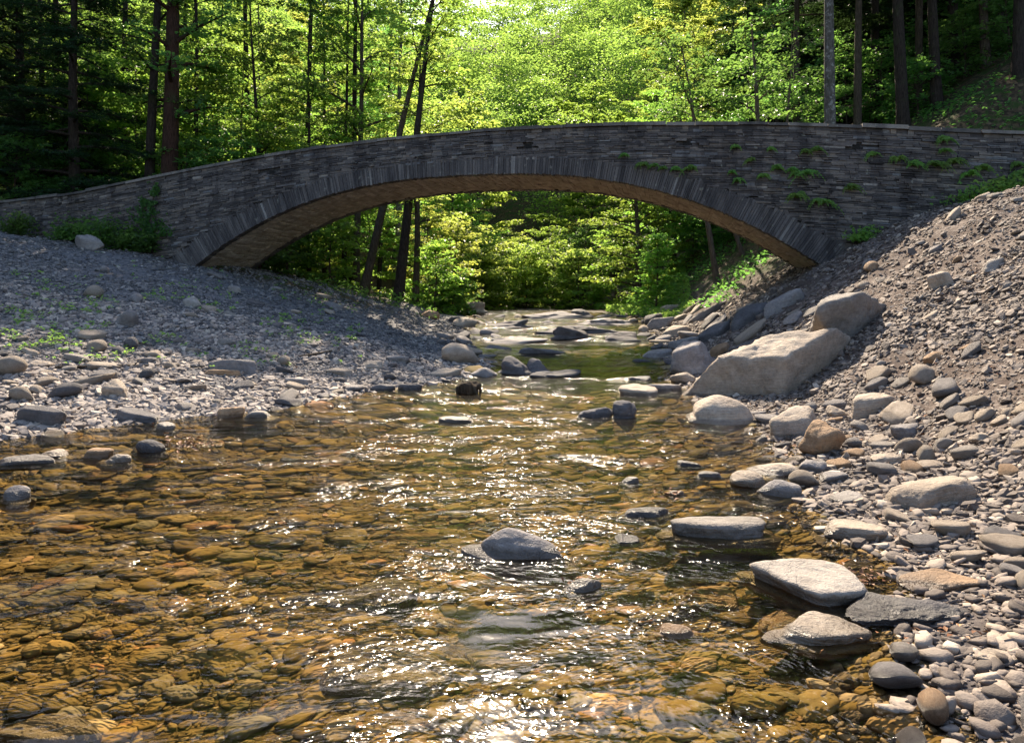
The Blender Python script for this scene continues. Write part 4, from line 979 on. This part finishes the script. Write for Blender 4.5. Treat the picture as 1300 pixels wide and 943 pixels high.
# ferns rooted in the joints of the wall
FE = [(793, 197), (816, 210), (830, 211), (842, 214), (857, 215), (876, 215), (929, 219), (933, 187), (978, 190), (968, 224), (987, 214), (1022, 193), (1036, 191), (1005, 216), (1010, 222), (1024, 221), (1078, 240), (1108, 197), (1138, 204), (1160, 209), (1185, 210), (1199, 178), (1198, 192), (1210, 206), (1243, 215), (1230, 222), (1270, 231), (1290, 209), (1012, 250), (1042, 258), (936, 230), (953, 204), (1292, 222)]
FE.sort()
for i, (px, py) in enumerate(FE):
    p = wall_pt(px, py); r = np.random.default_rng(400 + i)
    sc = (1.1 if px < 1000 else 1.5) * r.uniform(.6, 1.3); nf = int(r.integers(7, 13))
    C, NN, DD, LL = [], [], [], []; stems = []
    for f in range(nf):
        a = r.uniform(-1.3, 1.3); L = r.uniform(.14, .32) * sc
        d0 = BU * math.sin(a) * .9 + np.array([0, 0, r.uniform(.3, 1.0)]) - BV * .5; d0 /= np.linalg.norm(d0)
        gs = np.linspace(0, 1, 6); stems.append((np.outer(gs * L, d0) + np.outer(gs ** 2 * L, [0, 0, -1.0]), np.full(6, .004)))
        for g in np.linspace(.1, 1, 9):
            q = d0 * L * g + np.array([0, 0, -1.0]) * L * g * g
            sd = np.cross(d0, [0, 0, 1]); sd /= np.linalg.norm(sd)
            for s_ in (-1, 1):
                C.append(q + sd * s_ * .036 * (1.2 - g)); NN.append(-BV * .9 + np.array([0, 0, .6]) + r.normal(size=3) * .3); DD.append(sd * s_ + d0 * .5); LL.append(.105 * (1.25 - g) * sc ** .5)
    NN = np.array(NN); NN /= np.linalg.norm(NN, axis=1)[:, None]
    V, Fc = leaf_quads(np.array(C), NN, np.array(LL), np.array(LL) * .5, 500 + i, dirs=np.array(DD))
    SV, SF = tubes(stems, 4); V, Fc = np.concatenate([V, SV]), np.concatenate([Fc, SF + len(V)])
    RV, RF = rock_shape(900 + i, 1, 'round', 0); RF = np.concatenate([RF, RF[:, 2:3]], 1)      # root clump in the joint
    V, Fc = np.concatenate([V, RV * .03]), np.concatenate([Fc, RF + len(V)])
    Fc = [list(dict.fromkeys(f)) for f in Fc.tolist()]
    o = obj('fern', new_mesh('fern', V, Fc), M['fern'], None, tuple(p - BV * .03))
    lab = 'small fern tuft rooted in the bridge wall, %s from the left' % (ORD[i] if i < 30 else ['thirty-first', 'thirty-second', 'thirty-third', 'thirty-fourth'][i - 30])
    tag(o, lab, 'fern', 'ferns growing on the bridge wall')

# ------------------------------------------------------------------ small loose greenery and leaves that nobody could count
def seedlings():
    r = np.random.default_rng(61); C, NN, L = [], [], []
    for k in range(900):
        px = r.uniform(0, 460); py = 400 + r.normal() * 32
        if py < 305 or py > 470: continue
        if vnoise(np.array([[px / 40, py / 14, 1.]]), 5)[0] < -.1: continue
        x, y, z = hit(px, py)
        for j in range(int(r.integers(3, 7))):
            C.append((x + r.normal() * .035, y + r.normal() * .035, z + r.uniform(.03, .08))); NN.append((r.normal() * .4, r.normal() * .4, 1)); L.append(r.uniform(.04, .08))
    return np.array(C), np.array(NN), np.array(L)
C, NN, L = seedlings(); NN = NN / np.linalg.norm(NN, axis=1)[:, None]
V, Fc = leaf_quads(C, NN, L, L * .6, 62); tag(obj('seedlings', new_mesh('seedlings', V, Fc), M['fern']), kind='stuff')
# fern and grass cover on the right hillside beyond the bridge
r = np.random.default_rng(63); N = 22000
x = r.uniform(4.3, 13, N); y = r.uniform(22.5, 36, N); m = (x - Rx(y) > .3) & (x < .215 * y + 1.2) & (fbm2(x, y, .45, 3, 77) > -.14 + .05 * (x - 7)); x, y = x[m], y[m]
z = terrain(x, y) + r.uniform(.02, .3, len(x)); n = up_normals(len(x), .6, r); l = r.uniform(.10, .26, len(x))
V, Fc = leaf_quads(np.stack([x, y, z], 1), n, l, l * .4, 64); tag(obj('undergrowth', new_mesh('undergrowth', V, Fc), M['fern']), kind='stuff')
# ground cover on the left forest floor
N = 16000; x = r.uniform(-24, -2.5, N); y = r.uniform(22.5, 40, N); m = (Lx(y) - x > 1.2) & (fbm2(x, y, .5, 3, 78) > .02) & (bridge_v(x, y) > 3.3); x, y = x[m], y[m]
z = terrain(x, y) + r.uniform(.02, .4, len(x)); n = up_normals(len(x), .5, r); l = r.uniform(.10, .2, len(x))
V, Fc = leaf_quads(np.stack([x, y, z], 1), n, l, l * .6, 65); tag(obj('ground_cover', new_mesh('ground_cover', V, Fc), M['leaf_deep']), kind='stuff')
N = 22000; r = np.random.default_rng(81); x = r.uniform(5.6, 30, N); y = r.uniform(19.5, 36, N); m = (fbm2(x, y, .5, 3, 79) > -.02) & (x < y * .85) & (bridge_v(x, y) > 3.3) & (x - Rx(y) > 1.4); x, y = x[m], y[m]
z = terrain(x, y) + r.uniform(.02, .35, len(x)); n = up_normals(len(x), .5, r); l = r.uniform(.10, .2, len(x))
V, Fc = leaf_quads(np.stack([x, y, z], 1), n, l, l * .6, 82); tag(obj('hillside_ground_cover', new_mesh('hillside_ground_cover', V, Fc), M['leaf_deep']), kind='stuff')
# far wooded valley side, one mass
r = np.random.default_rng(66); CC = []
for k in range(700):
    x = r.uniform(-1, 1); y = r.uniform(56, 132); x = x * (.62 * y + 6); H = r.uniform(9, 15); z0 = tz(x, y)
    if x > .34 * y: continue
    for j in range(22):
        c = r.normal(size=3); c /= np.linalg.norm(c); c *= r.uniform(.3, 1) ** .4 * np.array([2.9, 2.9, H * .46]); c[2] += H * .56
        nn_ = int(r.integers(26, 50)); q = r.normal(size=(nn_, 3)) * np.array([.72, .72, .11]) * r.uniform(.7, 1.4)
        q[:, 2] -= .14 * (q[:, 0] ** 2 + q[:, 1] ** 2) ** .5
        CC.append(q + c + np.array([x, y, z0]))
C = np.concatenate(CC); n = up_normals(len(C), .33, r); l = r.uniform(.22, .40, len(C)) * (C[:, 1] / 85) ** .5
V, Fc = leaf_quads(C, n, l, l * .7, 67); tag(obj('far_woods', new_mesh('far_woods', V, Fc), M['leaf_far']), kind='stuff')
# dead leaves washed against stones
r = np.random.default_rng(68); C = []
for (px, py, s, n) in [(240, 562, 16, 70), (1090, 735, 22, 60), (1010, 560, 30, 60), (965, 520, 22, 50), (1110, 560, 60, 60), (845, 628, 10, 20), (735, 740, 12, 20), (1200, 700, 70, 50), (1250, 480, 60, 40), (60, 520, 60, 60), (400, 480, 60, 60), (1180, 800, 50, 50), (1150, 640, 60, 40), (1200, 330, 60, 60)]:
    for k in range(n):
        x, y, z = hit(px + r.normal() * s, py + r.normal() * s * .35); C.append((x, y, z + r.uniform(.006, .02)))
C = np.array(C); n = up_normals(len(C), .28, r); l = r.uniform(.025, .05, len(C)) * np.clip(C[:, 1] / 5, .7, 1.6)
def dead():
    t = NT('dead_brown_leaves'); t.principled(t.ramp(t.island(), [(0, (.10, .045, .02)), (.5, (.24, .10, .04)), (1, (.36, .20, .09))]), .6); return t.m
V, Fc = leaf_quads(C, n, l, l * .65, 69); tag(obj('leaf_litter', new_mesh('leaf_litter', V, Fc), dead()), kind='stuff')

# ------------------------------------------------------------------ light, sky, camera
w = bpy.data.worlds.new('World'); scene.world = w; w.use_nodes = True
nt = w.node_tree; bg = nt.nodes['Background']; sk = nt.nodes.new('ShaderNodeTexSky'); sk.sky_type = 'NISHITA'; sk.sun_disc = False
sk.sun_elevation = SUN_EL; sk.sun_rotation = SUN_AZ; sk.air_density = 1.0; sk.dust_density = 1.5
nt.links.new(sk.outputs[0], bg.inputs[0]); bg.inputs[1].default_value = .115
sd = bpy.data.lights.new('sun', 'SUN'); sd.energy = 5.0; sd.angle = R_(.55); sd.color = (1, .84, .64)
so = bpy.data.objects.new('sun', sd); COL.objects.link(so); so.rotation_euler = Euler((-(math.pi / 2 - SUN_EL), 0, -SUN_AZ)); so.location = (5, 60, 60)
cam = bpy.data.cameras.new('camera'); co = bpy.data.objects.new('camera', cam); COL.objects.link(co)
cam.sensor_width = 36; cam.lens = 36 * F / 1300; cam.shift_y = -(471.5 - HY) / 1300; cam.clip_end = 1000; cam.clip_start = .05
co.location = (0, 0, CAM_H); co.rotation_euler = (math.pi / 2, 0, 0); scene.camera = co
vs_ = scene.view_settings; vs_.view_transform = 'Standard'; vs_.look = 'None'; vs_.gamma = 1; vs_.exposure = 1.45
cy = scene.cycles; cy.max_bounces = 7; cy.diffuse_bounces = 4; cy.glossy_bounces = 3; cy.transmission_bounces = 4; cy.transparent_max_bounces = 8
cy.caustics_reflective = False; cy.caustics_refractive = False; cy.sample_clamp_indirect = 6; cy.use_denoising = True
try: cy.denoiser = 'OPENIMAGEDENOISE'
except Exception: pass
print('LEAVES', NLEAF)
